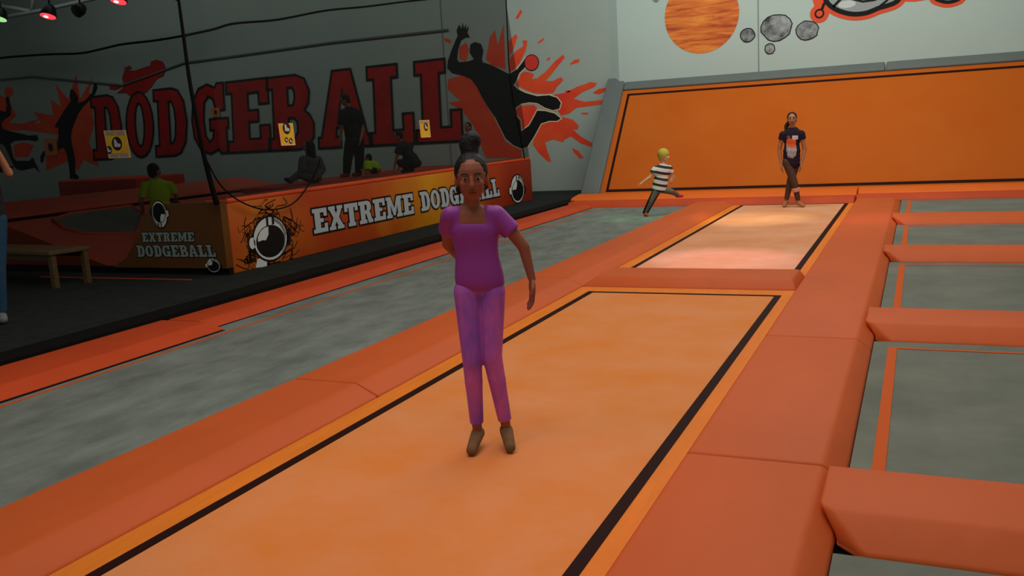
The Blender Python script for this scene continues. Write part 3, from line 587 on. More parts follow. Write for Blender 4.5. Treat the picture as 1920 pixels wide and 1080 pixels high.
rope('net_rope', [atX(x, y, BX+.01) for x, y in ((345, 67), (400, 55), (440, 44), (520, 37), (610, 20), (690, 12), (770, 2), (870, -8), (945, -20))], .013, 'black rope through the net above the long banner, rising to the right')
rope('net_rope', [atY(x, y, 7.91) for x, y in ((-70, 118), (0, 109), (30, 106), (90, 102), (150, 100), (190, 92), (230, 83), (290, 76), (345, 67))], .013, 'black rope through the front net, left of the corner rope')
cr = [V((BX+.02, 7.86, 6.88)), V((BX+.02, 7.84, 5.0))]+[atX(x, y, BX+.02) for x, y in ((331, -30), (335, 0), (344, 67), (357, 160), (380, 280), (396, 345), (407, 383))]
bm = bmesh.new(); pp = smoothpts(cr, 5); tube(bm, pp, .02, 8, [.012+.022*(i/(len(pp)-1))**2 for i in range(len(pp))]); o = from_bm('corner_rope', bm, M['rope'], None, True); tag(o, 'thick dark corner rope of the netting running down to the banner corner', 'rope')
rope('hanging_cord', [atX(x, y, BX+.075) for x, y in ((387, 300), (412, 345), (446, 375), (490, 392), (530, 390), (560, 372), (588, 330), (600, 300))], .009, 'thin black cord sagging in front of the round helmet print')
rope('net_edge_rope', [V((BX+.005, 15.28, 6.88))]+[atX(x, y, BX+.005) for x, y in ((948, -60), (949, 0), (952, 70), (955, 130), (965, 200), (977, 260), (983.5, 297))], .012, 'thin dark rope along the far edge of the net, before the leaping painted player')

# signs on the net
def sign(px, plane, label, cardm, words, X=None, hel=()):
    f = (lambda x, y: atX(x, y, BX+.02)) if plane == 'X' else (lambda x, y: atY(x, y, 7.912))
    q = [f(*p) for p in px]; nrm = V((1, 0, 0)) if plane == 'X' else V((0, -1, 0))   # px: TL TR BR BL
    if plane == 'X': pass
    c = sum(q, V())/4; r = empty('net_sign', (c.x, c.y, min(p.z for p in q)), label, 'sign', 'yellow cards on the net')
    bm = bmesh.new(); prism(bm, q, nrm*.006); from_bm('card', bm, cardm, r)
    def L_(u, v): return q[3].lerp(q[2], u).lerp(q[0].lerp(q[1], u), v)
    bm = bmesh.new(); ribbon(bm, [L_(u, v) for u, v in ((.02, .02), (.98, .02), (.98, .98), (.02, .98))], .014, nrm, nrm*.0075); me = bpy.data.meshes.new('card_border'); bm.to_mesh(me); bm.free(); link('card_border', me, M['signtop'], r)
    for t, v0, v1 in words:
        write(r, t, [L_(.10, v0), L_(.90, v0), L_(.90, v1), L_(.10, v1)], nrm, .008, M['ltext'], M['redflat'], .006)
    for (u, v, a) in hel:
        cc = L_(u, v); ax = (q[2]-q[3]).normalized(); rr = (q[2]-q[3]).length
        paint('print_mark', [[disc(cc, a*rr*1.35, a*rr*1.35, ax, (0, 0, 1))]], M['scrawl'], r, nrm*.008)
        paint('print_mark', [[[cc+ax*x*a*rr+V((0, 0, z))*a*rr for x, z in ((-.7, -.6), (.8, -.7), (1, -.1), (.2, .1), (-.2, .9), (-.7, .8))]]], M['helmet'], r, nrm*.010)
    return r
sign([(195, 245), (236, 244), (246, 295), (205, 297)], 'Y', 'largest yellow card on the front net reading PLAY FAIR', M['sign'], [('PLAY FAIR', .84, .97), ('PLAY HARD', .04, .16)], hel=((.5, .52, .17), (.08, .3, .1)))
sign([(521, 232), (548, 231), (553, 272), (527, 273)], 'X', 'orange and yellow card on the side net in front of the letter B', M['sign'], [], hel=((.52, .78, .2), (.4, .26, .09), (.7, .2, .1)))
sign([(785, 226), (804, 225), (807, 257), (789, 258)], 'X', 'small orange card on the side net in front of the last letters', M['sign'], [('PLAY', .84, .95)], hel=((.6, .62, .16),))
def notice(px, label, Y):
    q = [atY(x, y, Y) for x, y in px]; bm = bmesh.new(); prism(bm, q, (0, -.02, 0)); o = from_bm('wall_notice', bm, M['signdim']); tag(o, label, 'notice')
    bm = bmesh.new(); c = sum(q, V())/4; s_ = (q[1]-q[0]).length*.2; flat(bm, [disc(c, s_, s_*1.2, (1, 0, 0), (0, 0, 1), 14)], (0, -.024, 0)); me = bpy.data.meshes.new('notice_mark'); bm.to_mesh(me); bm.free(); link('notice_mark', me, M['scrawl'], o)
notice([(83, 260), (106, 260), (109, 291), (86, 293)], 'dim orange notice on the mural wall beside the stretching silhouette', 18.99)
notice([(397, 202), (412, 202), (413, 219), (399, 219)], 'small dim notice on the mural wall inside the letter G', 18.98)

# bench
bn = empty('bench', (-9.5, 7.1, .1), 'dark wooden bench standing on the carpet before the court', 'bench')
bm = bmesh.new(); prism(bm, [V((-8.58, 7.26, .47)), V((-8.68, 6.80, .47)), V((-10.42, 6.98, .47)), V((-10.32, 7.44, .47))], (0, 0, .045)); bevel(from_bm('seat', bm, M['wood'], bn), .006)
for x, y in ((-8.63, 7.21), (-8.72, 6.86), (-10.36, 7.03), (-10.29, 7.38)):
    bm = bmesh.new(); box(bm, (x-.03, y-.03, .1), (x+.03, y+.03, .47)); from_bm('leg', bm, M['wood'], bn)
for pts in ([(-8.70, 6.86), (-10.36, 7.03)], [(-8.63, 7.21), (-10.29, 7.38)]):
    bm = bmesh.new(); a, b = V((*pts[0], .40)), V((*pts[1], .40)); prism(bm, [a, b, b+V((0, 0, .07)), a+V((0, 0, .07))], (0, .02, 0)); from_bm('apron', bm, M['wood'], bn)

# ceiling lamps and pipes
def stage_lamp(px, py, Y, label, lens, core=True):
    c = atY(px, py, Y); r = empty('stage_lamp', c, label, 'lamp', 'red stage lamps')
    ax = V((0, -.35, -1)).normalized()
    bm = bmesh.new(); tube(bm, [c-ax*.26, c-ax*.2, c-ax*.02, c], .1, 16, [.08, .14, .18, .18]); from_bm('housing', bm, M['lamp_body'], r, True)
    bm = bmesh.new(); tube(bm, [c+ax*.002, c+ax*.012], .165, 20); from_bm('lens', bm, lens, r)
    if core:
        q = c+V((-.03, -.03, 0)); bm = bmesh.new(); tube(bm, [q+ax*.013, q+ax*.022], .05, 14); from_bm('glowing_core', bm, M['ledw'], r)
    bm = bmesh.new(); tube(bm, [c-ax*.24, V((c.x, c.y+.08, 6.9))], .02, 6); from_bm('hanging_pipe', bm, M['lamp_body'], r)
stage_lamp(90, 30, 15, 'red stage lamp near the top left corner, lower of the two', M['led'])
stage_lamp(222, 2, 15, 'red stage lamp cut off by the top edge of the picture', M['led'])
stage_lamp(-2, 35, 15, 'pale green stage lamp at the left picture edge', M['ledg'], False)
c = atY(151, 17, 15.4); sk = empty('ceiling_speaker', c, 'dark round speaker hanging between the two red stage lamps', 'speaker')
bm = bmesh.new(); tube(bm, [c+V((.0, .1, .05)), c+V((0, 0, 0)), c+V((0, -.12, -.06))], .1, 16, [.08, .14, .15]); from_bm('cabinet', bm, M['lamp_body'], sk, True)
bm = bmesh.new(); tube(bm, [c, V((c.x, c.y, 6.9))], .02, 6); from_bm('hanging_pipe', bm, M['lamp_body'], sk)
for pts, lb in ((((-60, 45), (75, 20), (200, -8), (320, -30)), 'pale ceiling pipe sloping up behind the red lamps'), (((-40, 6), (20, 14), (62, 22)), 'pale ceiling pipe at the top left corner'), (((60, 22), (64, -10), (66, -60)), 'short upright ceiling pipe above the left red lamp')):
    bm = bmesh.new(); tube(bm, [atY(x, y, 17) for x, y in pts], .05, 8); o = from_bm('ceiling_pipe', bm, M['truss'], None, True); tag(o, lb, 'pipe')

# ================================================================== PEOPLE
def caps(bm, p0, r0_, p1, r1_, n=14, flat0=False, flat1=False):
    p0, p1 = V(p0), V(p1); t = (p1-p0); L_ = t.length; t = t.normalized() if L_ > 1e-6 else V((0, 0, 1))
    pts, rs = [], []
    if flat0: pts += [p0]; rs += [r0_]
    else:
        for k in range(4): a = math.pi/2*(1-k/4); pts.append(p0-t*r0_*math.sin(a)); rs.append(max(r0_*math.cos(a), r0_*.08))
        pts.append(p0); rs.append(r0_)
    pts.append(p1); rs.append(r1_)
    if not flat1:
        for k in range(1, 5): a = math.pi/2*k/4; pts.append(p1+t*r1_*math.sin(a)); rs.append(max(r1_*math.cos(a), r1_*.08))
    a = t.orthogonal().normalized(); b = t.cross(a); prev = None
    for p, rr in zip(pts, rs):
        ring = [bm.verts.new(p+(a*math.cos(k*2*math.pi/n)+b*math.sin(k*2*math.pi/n))*rr) for k in range(n)]
        if prev:
            for k in range(n): bm.faces.new((prev[k], prev[(k+1) % n], ring[(k+1) % n], ring[k]))
        else: bm.faces.new(ring[::-1])
        prev = ring
    bm.faces.new(prev)
def ellip(bm, c, axes, n=16, m_=10):
    """axes: three vectors already scaled"""
    c = V(c); a, b, d = [V(v) for v in axes]; rows = []
    top = bm.verts.new(c+d); bot = bm.verts.new(c-d)
    for i in range(1, m_):
        th = math.pi*i/m_; rows.append([bm.verts.new(c+d*math.cos(th)+(a*math.cos(2*math.pi*k/n)+b*math.sin(2*math.pi*k/n))*math.sin(th)) for k in range(n)])
    for k in range(n):
        bm.faces.new((top, rows[0][k], rows[0][(k+1) % n])); bm.faces.new((bot, rows[-1][(k+1) % n], rows[-1][k]))
        for i in range(len(rows)-1): bm.faces.new((rows[i][k], rows[i+1][k], rows[i+1][(k+1) % n], rows[i][(k+1) % n]))
def blob(name, prims, m, parent, voxel, smooth=3):
    bm = bmesh.new()
    for p in prims:
        if p[0] == 'c': caps(bm, *p[1:5], **(p[5] if len(p) > 5 else {}))
        else: ellip(bm, p[1], p[2])
    bmesh.ops.recalc_face_normals(bm, faces=bm.faces)
    me = bpy.data.meshes.new(name); bm.to_mesh(me); bm.free()
    o = link(name, me, m, parent)
    md = o.modifiers.new('remesh', 'REMESH'); md.mode = 'VOXEL'; md.voxel_size = voxel; md.use_smooth_shade = True
    sm = o.modifiers.new('smooth', 'SMOOTH'); sm.factor = .5; sm.iterations = smooth
    return o
def hand(pr, wr, d, nrm, s, side, curl=.35):
    """palm, four unequal fingers and a side thumb; d = pointing direction, nrm = palm-facing direction"""
    wr, d = V(wr), V(d).normalized(); nrm = V(nrm); nrm = (nrm-d*nrm.dot(d)).normalized(); sd = d.cross(nrm)*side
    pc = wr+d*.045*s
    pr.append(('e', pc, (sd*.040*s, d*.052*s, nrm*.016*s)))
    for i, (off, ln) in enumerate(((.029, .066), (.010, .076), (-.010, .071), (-.028, .055))):
        b0 = wr+d*.085*s+sd*off*s; k = b0+(d*math.cos(curl*.6)+nrm*math.sin(curl*.6)+sd*off*2.5).normalized()*ln*.5*s
        e = k+(d*math.cos(curl*1.6)+nrm*math.sin(curl*1.6)+sd*off*2).normalized()*ln*.5*s
        pr.append(('c', b0-d*.02*s, .0098*s, k, .0088*s)); pr.append(('c', k, .0088*s, e, .0074*s))
    t0 = wr+d*.022*s+sd*.028*s; t1 = t0+(d*.7+sd*.75+nrm*.25).normalized()*.036*s; t2 = t1+(d*.95+sd*.25+nrm*.3).normalized()*.030*s
    pr.append(('c', t0, .0125*s, t1, .0105*s)); pr.append(('c', t1, .0105*s, t2, .0085*s))
def headprims(pr, c, f, u, s):
    """c head centre, f facing, u up, s = head height / .22"""
    f, u = V(f).normalized(), V(u).normalized(); u = (u-f*u.dot(f)).normalized(); r = f.cross(u)
    pr.append(('e', c+u*.02*s-f*.008*s, (r*.073*s, f*.090*s, u*.088*s)))
    pr.append(('e', c-u*.035*s+f*.020*s, (r*.058*s, f*.062*s, u*.070*s)))
    pr.append(('e', c-u*.085*s+f*.045*s, (r*.026*s, f*.024*s, u*.020*s)))
    pr.append(('c', c+u*.008*s+f*.080*s, .009*s, c-u*.026*s+f*.092*s, .0125*s))
    for k in (-1, 1):
        pr.append(('e', c-u*.012*s+r*k*.072*s-f*.005*s, (r*.010*s, f*.017*s, u*.030*s)))
        pr.append(('e', c-u*.022*s+r*k*.035*s+f*.058*s, (r*.022*s, f*.022*s, u*.022*s)))
    return f, u, r
def face(par, c, f, u, r, s, eyem, browm, lipm):
    for k in (-1, 1):
        bm = bmesh.new(); ellip(bm, c+r*k*.030*s+u*.006*s+f*.0745*s, (r*.0125*s, f*.0075*s, u*.0058*s), 12, 8)
        e = from_bm('eye', bm, M_eye, par, True)
        bm = bmesh.new(); ellip(bm, c+r*k*.030*s+u*.006*s+f*.0805*s, (r*.0062*s, f*.003*s, u*.0056*s), 10, 6); from_bm('iris', bm, eyem, e, True).matrix_parent_inverse = Matrix.Identity(4)
        bm = bmesh.new(); tube(bm, smoothpts([c+r*k*.014*s+u*.024*s+f*.081*s, c+r*k*.030*s+u*.029*s+f*.078*s, c+r*k*.046*s+u*.024*s+f*.066*s], 3), .003*s, 6); from_bm('eyebrow', bm, browm, par, True)
    bm = bmesh.new()
    ellip(bm, c-u*.055*s+f*.080*s, (r*.023*s, f*.007*s, u*.0045*s), 12, 6); ellip(bm, c-u*.063*s+f*.078*s, (r*.019*s, f*.007*s, u*.0055*s), 12, 6)
    from_bm('mouth', bm, lipm, par, True)
M_eye = mat('eye_white', (160, 148, 138), .5)
M_iris = mat('dark_iris', (30, 18, 12), .3)
M_lip = mat('dark_lips', (128, 62, 52), .5); M_lip2 = mat('light_lips', (190, 110, 96), .5)
M_hairk = mat('black_hair', (18, 14, 14), .6, .3, 30, .4, 60, .3)
SK_d = mat('brown_skin', (150, 88, 62), .55, .05, 8, spec=.3)
SK_m = mat('tan_skin', (178, 122, 88), .55, .05, 8, spec=.3)
SK_l = mat('fair_skin', (226, 170, 136), .55, .05, 8, spec=.3)

class Fig:
    def __init__(s, bx, by, bz):
        s.B = V((bx, by, 0)); s.z = bz; s.n = (V((0, 0, 0))-s.B).normalized()
        s.r = V((-s.n.y, s.n.x, 0)); s.r = s.r if s.r.x > 0 else -s.r      # camera right
        s.base = V((bx, by, bz))
    def p(s, x, y, d=0):
        dr = ray(x, y); t = ((s.B+s.n*d-V((CAM.x, CAM.y, 0))).dot(s.n))/dr.dot(s.n)
        q = CAM+dr*t; return q
def settle(J, z, k=1., sit=False):
    for s_ in 'LR':
        if 'an'+s_ in J:
            J['an'+s_].z = max(J['an'+s_].z, z+.085*k); J['toe'+s_].z = max(J['toe'+s_].z, z+.045*k)
            J['kn'+s_].z = max(J['kn'+s_].z, z+.09*k)
        if 'wr'+s_ in J: J['wr'+s_].z = max(J['wr'+s_].z, z+.10*k)
    if sit: J['pelvis'].z = max(J['pelvis'].z, z+.125*k); J['hipL'].z = max(J['hipL'].z, z+.105*k); J['hipR'].z = max(J['hipR'].z, z+.105*k)
def person(F, label, J, hs, skin, face_dir, parts, voxel=.01, limb=1., group=None, feet=True, up=(0, 0, 1), eyes=True, lip=None, tor=1., smooth=3, palm=None):
    """J joints as 3-D points; limb = thickness factor; parts = clothing callbacks"""
    root = empty('person', F.base, label, 'person', group)
    pr = []; f, u, r = headprims(pr, J['head'], face_dir, up, hs)
    k = limb
    pr.append(('c', J['head']-u*.05*hs-f*.01*hs, .047*k, J['neck'], .05*k))
    pr += torso(J, k*tor)
    for sd in 'LR':
        if 'sh'+sd in J:
            pr.append(('c', J['sh'+sd], .045*k, J['el'+sd], .036*k)); pr.append(('c', J['el'+sd], .036*k, J['wr'+sd], .024*k))
            hd = J.get('hd'+sd); hd = hd if hd else (J['wr'+sd]-J['el'+sd])
            pn = (palm or {}).get(sd) or (F.r*(1 if sd == 'L' else -1)+F.n*.15)
            hand(pr, J['wr'+sd], hd, pn, J.get('handscale', hs*.95), 1 if sd == 'L' else -1)
        if 'hip'+sd in J:
            pr.append(('c', J['hip'+sd], .075*k, J['kn'+sd], .050*k)); pr.append(('c', J['kn'+sd], .050*k, J['an'+sd], .030*k))
            mid = J['kn'+sd].lerp(J['an'+sd], .3); pr.append(('e', mid, ((F.r*.045*k), (F.n*.048*k), (J['kn'+sd]-J['an'+sd])*.28)))
            if feet:
                td = (J['toe'+sd]-J['an'+sd]); pr.append(('c', J['an'+sd]-V((0, 0, .025*k)), .032*k, J['toe'+sd], .020*k))
    b = blob('body', pr, skin, root, voxel, smooth)
    for fn in parts: fn(root, J, f, u, r, hs, k)
    if eyes: face(root, J['head'], f, u, r, hs, M_iris, M_hairk, lip or M_lip)
    return root
def torso(J, k, inf=0., top=True):
    ax = (J['shR']-J['shL']).normalized() if 'shR' in J else V((1, 0, 0)); wsh = (J['shR']-J['shL']).length/2
    sp_ = (J['neck']-J['pelvis']).normalized(); fr = ax.cross(sp_).normalized()
    out = []
    ch = J['pelvis'].lerp(J['neck'], .72); wa = J['pelvis'].lerp(J['neck'], .38)
    if top: out.append(('c', J['shL'], .047*k+inf, J['shR'], .047*k+inf)); 
    out.append(('e', ch, (ax*(wsh*.92+inf), fr*(.088*k+inf), sp_*(J['neck']-J['pelvis']).length*.36)))
    out.append(('e', wa, (ax*(wsh*.80+inf), fr*(.078*k+inf), sp_*(J['neck']-J['pelvis']).length*.34)))
    out.append(('e', J['pelvis'], (ax*(wsh*.80+inf), fr*(.088*k+inf), sp_*.10*k)))
    if top: out.append(('c', J['neck']-sp_*.03, .06*k+inf, J['shL'].lerp(J['neck'], .4)-sp_*.02, .05*k+inf)); out.append(('c', J['neck']-sp_*.03, .06*k+inf, J['shR'].lerp(J['neck'], .4)-sp_*.02, .05*k+inf))
    return out
def shirt(m, vox=.01, sleeve=.5, inf=.008, hem=.06, name='shirt', long=False, extra=None):
    def fn(root, J, f, u, r, hs, k):
        pr = torso(J, k, inf); sp_ = (J['neck']-J['pelvis']).normalized()
        pr.append(('c', J['pelvis']+sp_*.04, .085*k+inf, J['pelvis']-sp_*hem, .088*k+inf, dict(flat1=True)))
        ax = (J['shR']-J['shL']).normalized(); wsh = (J['shR']-J['shL']).length/2; fr = ax.cross(sp_).normalized()
        for q in (.28, .14, 0., -.1):
            pr.append(('e', J['pelvis'].lerp(J['neck'], q), (ax*(max(wsh*.80, .10*k)+inf+.012), fr*(.090*k+inf+.006), sp_*(.10*k+hem*.3))))
        for sd in 'LR':
            e = J['sh'+sd].lerp(J['el'+sd], sleeve)
            pr.append(('c', J['sh'+sd], .050*k+inf, e, .048*k+inf, dict(flat1=True)))
            if long: pr.append(('c', J['el'+sd], .038*k+inf, J['wr'+sd], .028*k+inf))
        o = blob(name, pr, m, root, vox, 3)
        if extra: extra(root, o)
        return o
    return fn
def trousers(m, vox=.01, upto=1., inf=.010, name='trousers'):
    def fn(root, J, f, u, r, hs, k):
        pr = [torso(J, k, inf, False)[-1]]
        for sd in 'LR':
            if 'hip'+sd not in J: continue
            pr.append(('c', J['hip'+sd], .078*k+inf, J['kn'+sd], .052*k+inf))
            e = J['kn'+sd].lerp(J['an'+sd], upto); pr.append(('c', J['kn'+sd], .052*k+inf, e, .034*k+inf, dict(flat1=True)))
            pr.append(('e', J['kn'+sd].lerp(J['an'+sd], .3), (V((.047*k+inf, 0, 0)), V((0, .049*k+inf, 0)), (J['kn'+sd]-J['an'+sd])*.3)))
        return blob(name, pr, m, root, vox, 3)
    return fn
def shoes(m, vox=.008, inf=.012, name='shoe', sole=None, n2=1.):
    def fn(root, J, f, u, r, hs, k):
        for sd in 'LR':
            if 'an'+sd not in J: continue
            a = J['an'+sd]-V((0, 0, .025*k)); t = J['toe'+sd]
            d = (t-a); d.z = 0; d = d.normalized() if d.length > 1e-4 else V((0, 1, 0))
            o = blob(name, [('c', a, .036*k+inf, t, .027*k+inf), ('c', a-d*.02*k, .034*k+inf, a, .036*k+inf)], m, root, vox, 2)
    return fn
def haircap(m, vox=.008, prims=None, name='hair', depth=1.):
    def fn(root, J, f, u, r, hs, k):
        c = J['head']; pr = [('e', c+u*.030*hs-f*.022*hs, (r*.082*hs, f*.090*hs, u*.092*hs)), ('e', c-u*.01*hs-f*.045*hs, (r*.076*hs, f*.060*hs, u*.085*hs))]
        if prims: pr += prims(J, f, u, r, hs)
        return blob(name, pr, m, root, vox, 2)
    return fn

# ---- girl in purple on the near trampoline
F1 = Fig(-1.92, 3.78, 0); p = F1.p
J = dict(head=p(884, 334, .02), neck=p(884, 389, 0), pelvis=p(900, 528, 0),
  shL=p(840, 404, 0), elL=p(840, 458, -.13), wrL=p(874, 496, -.20), shR=p(934, 402, 0), elR=p(982, 463, .02), wrR=p(997, 522, .04), hdR=V((.01, -.03, -1)), hdL=V((.8, .3, -.3)),
  hipL=p(877, 546, 0), knL=p(885, 672, .03), anL=p(895, 806, -.02), toeL=p(884, 843, .09), hipR=p(921, 546, 0), knR=p(923, 668, .03), anR=p(949, 800, -.02), toeR=p(957, 842, .09))
for s_ in 'LR': J['toe'+s_].z = .028
def leotard_mat():
    return mat('purple_leotard_fabric', (146, 56, 150), .5, .08, 3, .1, 14, .4)
def tiedye():
    return mat('purple_tie_dye_fabric', (120, 80, 190), .5, .5, 6, .05, 20, .3, col2=(206, 104, 184), detail=3, stretch=(1, 1, .45))
def leotard(root, J, f, u, r, hs, k):
    ax = (J['shR']-J['shL']).normalized(); sp_ = (J['neck']-J['pelvis']).normalized(); fr = ax.cross(sp_).normalized(); L_ = (J['neck']-J['pelvis']).length
    pr = []
    for t, wx, wy in [(q/20*.70, .1135+.0075*math.cos(q/20*5.6), .077+.005*math.cos(q/20*5.6)) for q in range(21)]:
        c = J['pelvis'].lerp(J['neck'], t); pr.append(('e', c, (ax*wx, fr*wy, sp_*.07)))
    pr.append(('e', J['pelvis'].lerp(J['neck'], .74), (ax*.112, fr*.060, sp_*.06)))
    for sd in 'LR':
        o_ = J['sh'+('R' if sd == 'L' else 'L')]
        pr.append(('c', J['sh'+sd].lerp(o_, .05)-sp_*.002, .049, J['sh'+sd].lerp(J['el'+sd], .55), .050, dict(flat1=True)))
        pr.append(('c', J['sh'+sd].lerp(o_, .20), .047, J['pelvis'].lerp(J['neck'], .68)+(J['sh'+sd]-o_).normalized()*.045, .064))
    blob('leotard_top', pr, leotard_mat(), root, .006, 22)
def girlhair(J, f, u, r, hs):
    c = J['head']
    return [('c', c+u*.10*hs-f*.03*hs, .040*hs, c+u*.155*hs-f*.05*hs, .05*hs), ('e', c+u*.17*hs-f*.05*hs-r*.012, (r*.046*hs, f*.046*hs, u*.048*hs)),
            ('c', c-u*.0*hs-f*.06*hs+r*.05*hs, .03*hs, c-u*.06*hs-f*.06*hs+r*.06*hs, .02*hs), ('c', c-u*.0*hs-f*.06*hs-r*.05*hs, .03*hs, c-u*.05*hs-f*.06*hs-r*.06*hs, .02*hs)]
M_grip = mat('olive_grip_sock_fabric', (122, 92, 56), .8, .2, 20)
person(F1, 'girl in purple leotard top and tie dye leggings jumping on the near orange trampoline', J, .99, SK_d, F1.n*1+V((0, 0, -.05)),
  [leotard, trousers(tiedye(), .006, .9, .007, 'leggings'), haircap(M_hairk, .006, girlhair), shoes(M_grip, .006, .005, 'grip_sock')], .0045, .80, smooth=3)

# ---- girl in black shirt standing at the far end
F2 = Fig(-1.92, 15.42, 0); p = F2.p
J = dict(head=p(1485, 223.5, .02), neck=p(1486, 241, 0), pelvis=p(1484, 300, 0), shL=p(1468, 252.5, 0), elL=p(1461, 280, -.02), wrL=p(1465, 308, .03), shR=p(1502.5, 251, 0), elR=p(1509, 280, -.02), wrR=p(1502, 307, .04),
  hdL=V((.05, 0, -1)), hdR=V((-.08, 0, -1)), hipL=p(1476, 304, .02), knL=p(1490, 345, .08), anL=p(1497, 378, .06), toeL=p(1506, 387, .14), hipR=p(1492, 304, -.02), knR=p(1481, 344, -.04), anR=p(1474, 377, -.03), toeR=p(1470, 386, .06))
for s_ in 'LR': J['toe'+s_].z = .028
M_sand = mat('tan_grip_sock_fabric', (176, 120, 76), .8)
def tail(J, f, u, r, hs):
    c = J['head']; return [('c', c-f*.09*hs+u*.02, .03*hs, c-f*.07*hs+r*.085*hs*1-u*.10*hs, .038*hs), ('c', c-f*.07*hs+r*.085*hs-u*.10*hs, .038*hs, c-f*.03*hs+r*.11*hs-u*.19*hs, .015*hs)]
def prints(root, sh):
    def patch(name, pts, m, off):
        bm = bmesh.new(); ring = [F2.p(1485+(x-1485)*1.25, y, .14) for x, y in pts]; flat(bm, [ring])
        bmesh.ops.subdivide_edges(bm, edges=bm.edges, cuts=3, use_grid_fill=True)
        me = bpy.data.meshes.new(name); bm.to_mesh(me); bm.free(); o = link(name, me, m, root)
        sw_ = o.modifiers.new('wrap', 'SHRINKWRAP'); sw_.target = sh; sw_.wrap_method = 'NEAREST_SURFACEPOINT'; sw_.wrap_mode = 'OUTSIDE_SURFACE'; sw_.offset = off
    patch('grey_print', [(1472, 271), (1480, 268), (1494, 271), (1495, 279), (1493, 292), (1487, 297), (1478, 296), (1475, 288)], mat('grey_shirt_print', (170, 160, 165), .7, .3, 30), .006)
    patch('orange_print', [(1473.5, 265), (1477, 259.5), (1482, 260.5), (1487, 261), (1493, 264), (1493.5, 270), (1489, 275), (1483, 276), (1477, 272), (1474, 270)], mat('orange_shirt_print', (240, 100, 46), .7), .009)
    patch('name_label', [(1485, 254), (1496.5, 253.5), (1496.5, 262), (1487, 263), (1485, 260)], mat('white_name_label', (215, 205, 205), .7), .011)
    patch('dark_print', [(1474, 259), (1476, 254), (1481, 254), (1483, 260)], mat('slate_shirt_print', (96, 92, 110), .7), .008)
def legband(root, J, f, u, r, hs, k):
    a = J['knL'].lerp(J['anL'], .22); b = J['knL'].lerp(J['anL'], .44)
    blob('leg_band', [('c', a, .068*k, b, .062*k, dict(flat0=True, flat1=True))], mat('pink_white_stripe_fabric', (226, 150, 130), .7), root, .008, 1)
person(F2, 'girl in black printed t-shirt and brown leggings standing cross-legged at the far end', J, .98, SK_m, F2.n, [shirt(mat('black_shirt_fabric', (34, 22, 38), .8), .009, .35, .012, .06, 't_shirt', extra=prints), trousers(mat('brown_legging_fabric', (84, 58, 44), .8), .009, .92, .006, 'leggings'), legband, haircap(M_hairk, .008, tail), shoes(M_sand, .008, .004, 'grip_sock')], .007, .98)

# ---- running child
F3 = Fig(-4.09, 14.33, 0); p = F3.p
J = dict(head=p(1245.5, 293, 0), neck=p(1243, 310, 0), pelvis=p(1237, 350, 0), shL=p(1230, 318, .04), elL=p(1219, 332, .06), wrL=p(1206, 341, .07), shR=p(1254, 317, -.05), elR=p(1259, 331, -.08), wrR=p(1257, 343, -.04),
  hdL=V((-.8, -.1, -.5)), hdR=V((.4, 0, .5)), hipL=p(1233, 354, .03), knL=p(1221, 377, .05), anL=p(1210, 399, .0), toeL=p(1213, 406, .1), hipR=p(1240, 354, -.03), knR=p(1258, 359, .0), anR=p(1271, 365, -.12), toeR=p(1279, 367, -.08))
J['toeL'].z = .028
def stripes():
    m = bpy.data.materials.new('black_white_striped_fabric'); m.use_nodes = True; N = m.node_tree.nodes; L = m.node_tree.links; b = N['Principled BSDF']
    tc = N.new('ShaderNodeTexCoord'); mp = N.new('ShaderNodeMapping'); mp.inputs['Rotation'].default_value = (0, R(-14), 0); wv = N.new('ShaderNodeTexWave'); wv.bands_direction = 'Z'; wv.inputs['Scale'].default_value = 3.2
    rp = N.new('ShaderNodeValToRGB'); rp.color_ramp.interpolation = 'CONSTANT'; rp.color_ramp.elements[0].color = (*lin((226, 222, 220)), 1); rp.color_ramp.elements[1].color = (*lin((50, 34, 40)), 1); rp.color_ramp.elements[1].position = .62
    L.new(tc.outputs['Object'], mp.inputs[0]); L.new(mp.outputs[0], wv.inputs['Vector']); L.new(wv.outputs['Fac'], rp.inputs[0]); L.new(rp.outputs[0], b.inputs['Base Color']); b.inputs['Roughness'].default_value = .8
    return m
def sidestripe(root, J, f, u, r, hs, k):
    for q in (-1, 1):
        bm = bmesh.new(); tube(bm, [J['hipL']+F3.r*q*.074*k+F3.n*.03, J['knL']+F3.r*q*.056*k+F3.n*.02, J['anL']+F3.r*q*.04*k+F3.n*.01], .018, 8); from_bm('side_stripe', bm, M['ink'], root, True)
M_blond = mat('blond_hair', (200, 186, 70), .6, .15, 30, .4, 60)
M_pinks = mat('pink_grip_sock_fabric', (206, 70, 66), .8)
person(F3, 'small blond child in striped shirt running on the far end of the grey runner', J, .93, SK_l, F3.r*1+F3.n*.45, [shirt(stripes(), .009, .55, .026, .03, 'striped_shirt'), trousers(mat('grey_trouser_fabric', (112, 100, 92), .8), .009, .97, .008), sidestripe, haircap(M_blond, .008, lambda J, f, u, r, hs: [('e', J['head']+u*.035-f*.02, (r*.092, f*.098, u*.098))]), shoes(M_pinks, .008, .004, 'grip_sock')], .007, .80, lip=M_lip2)

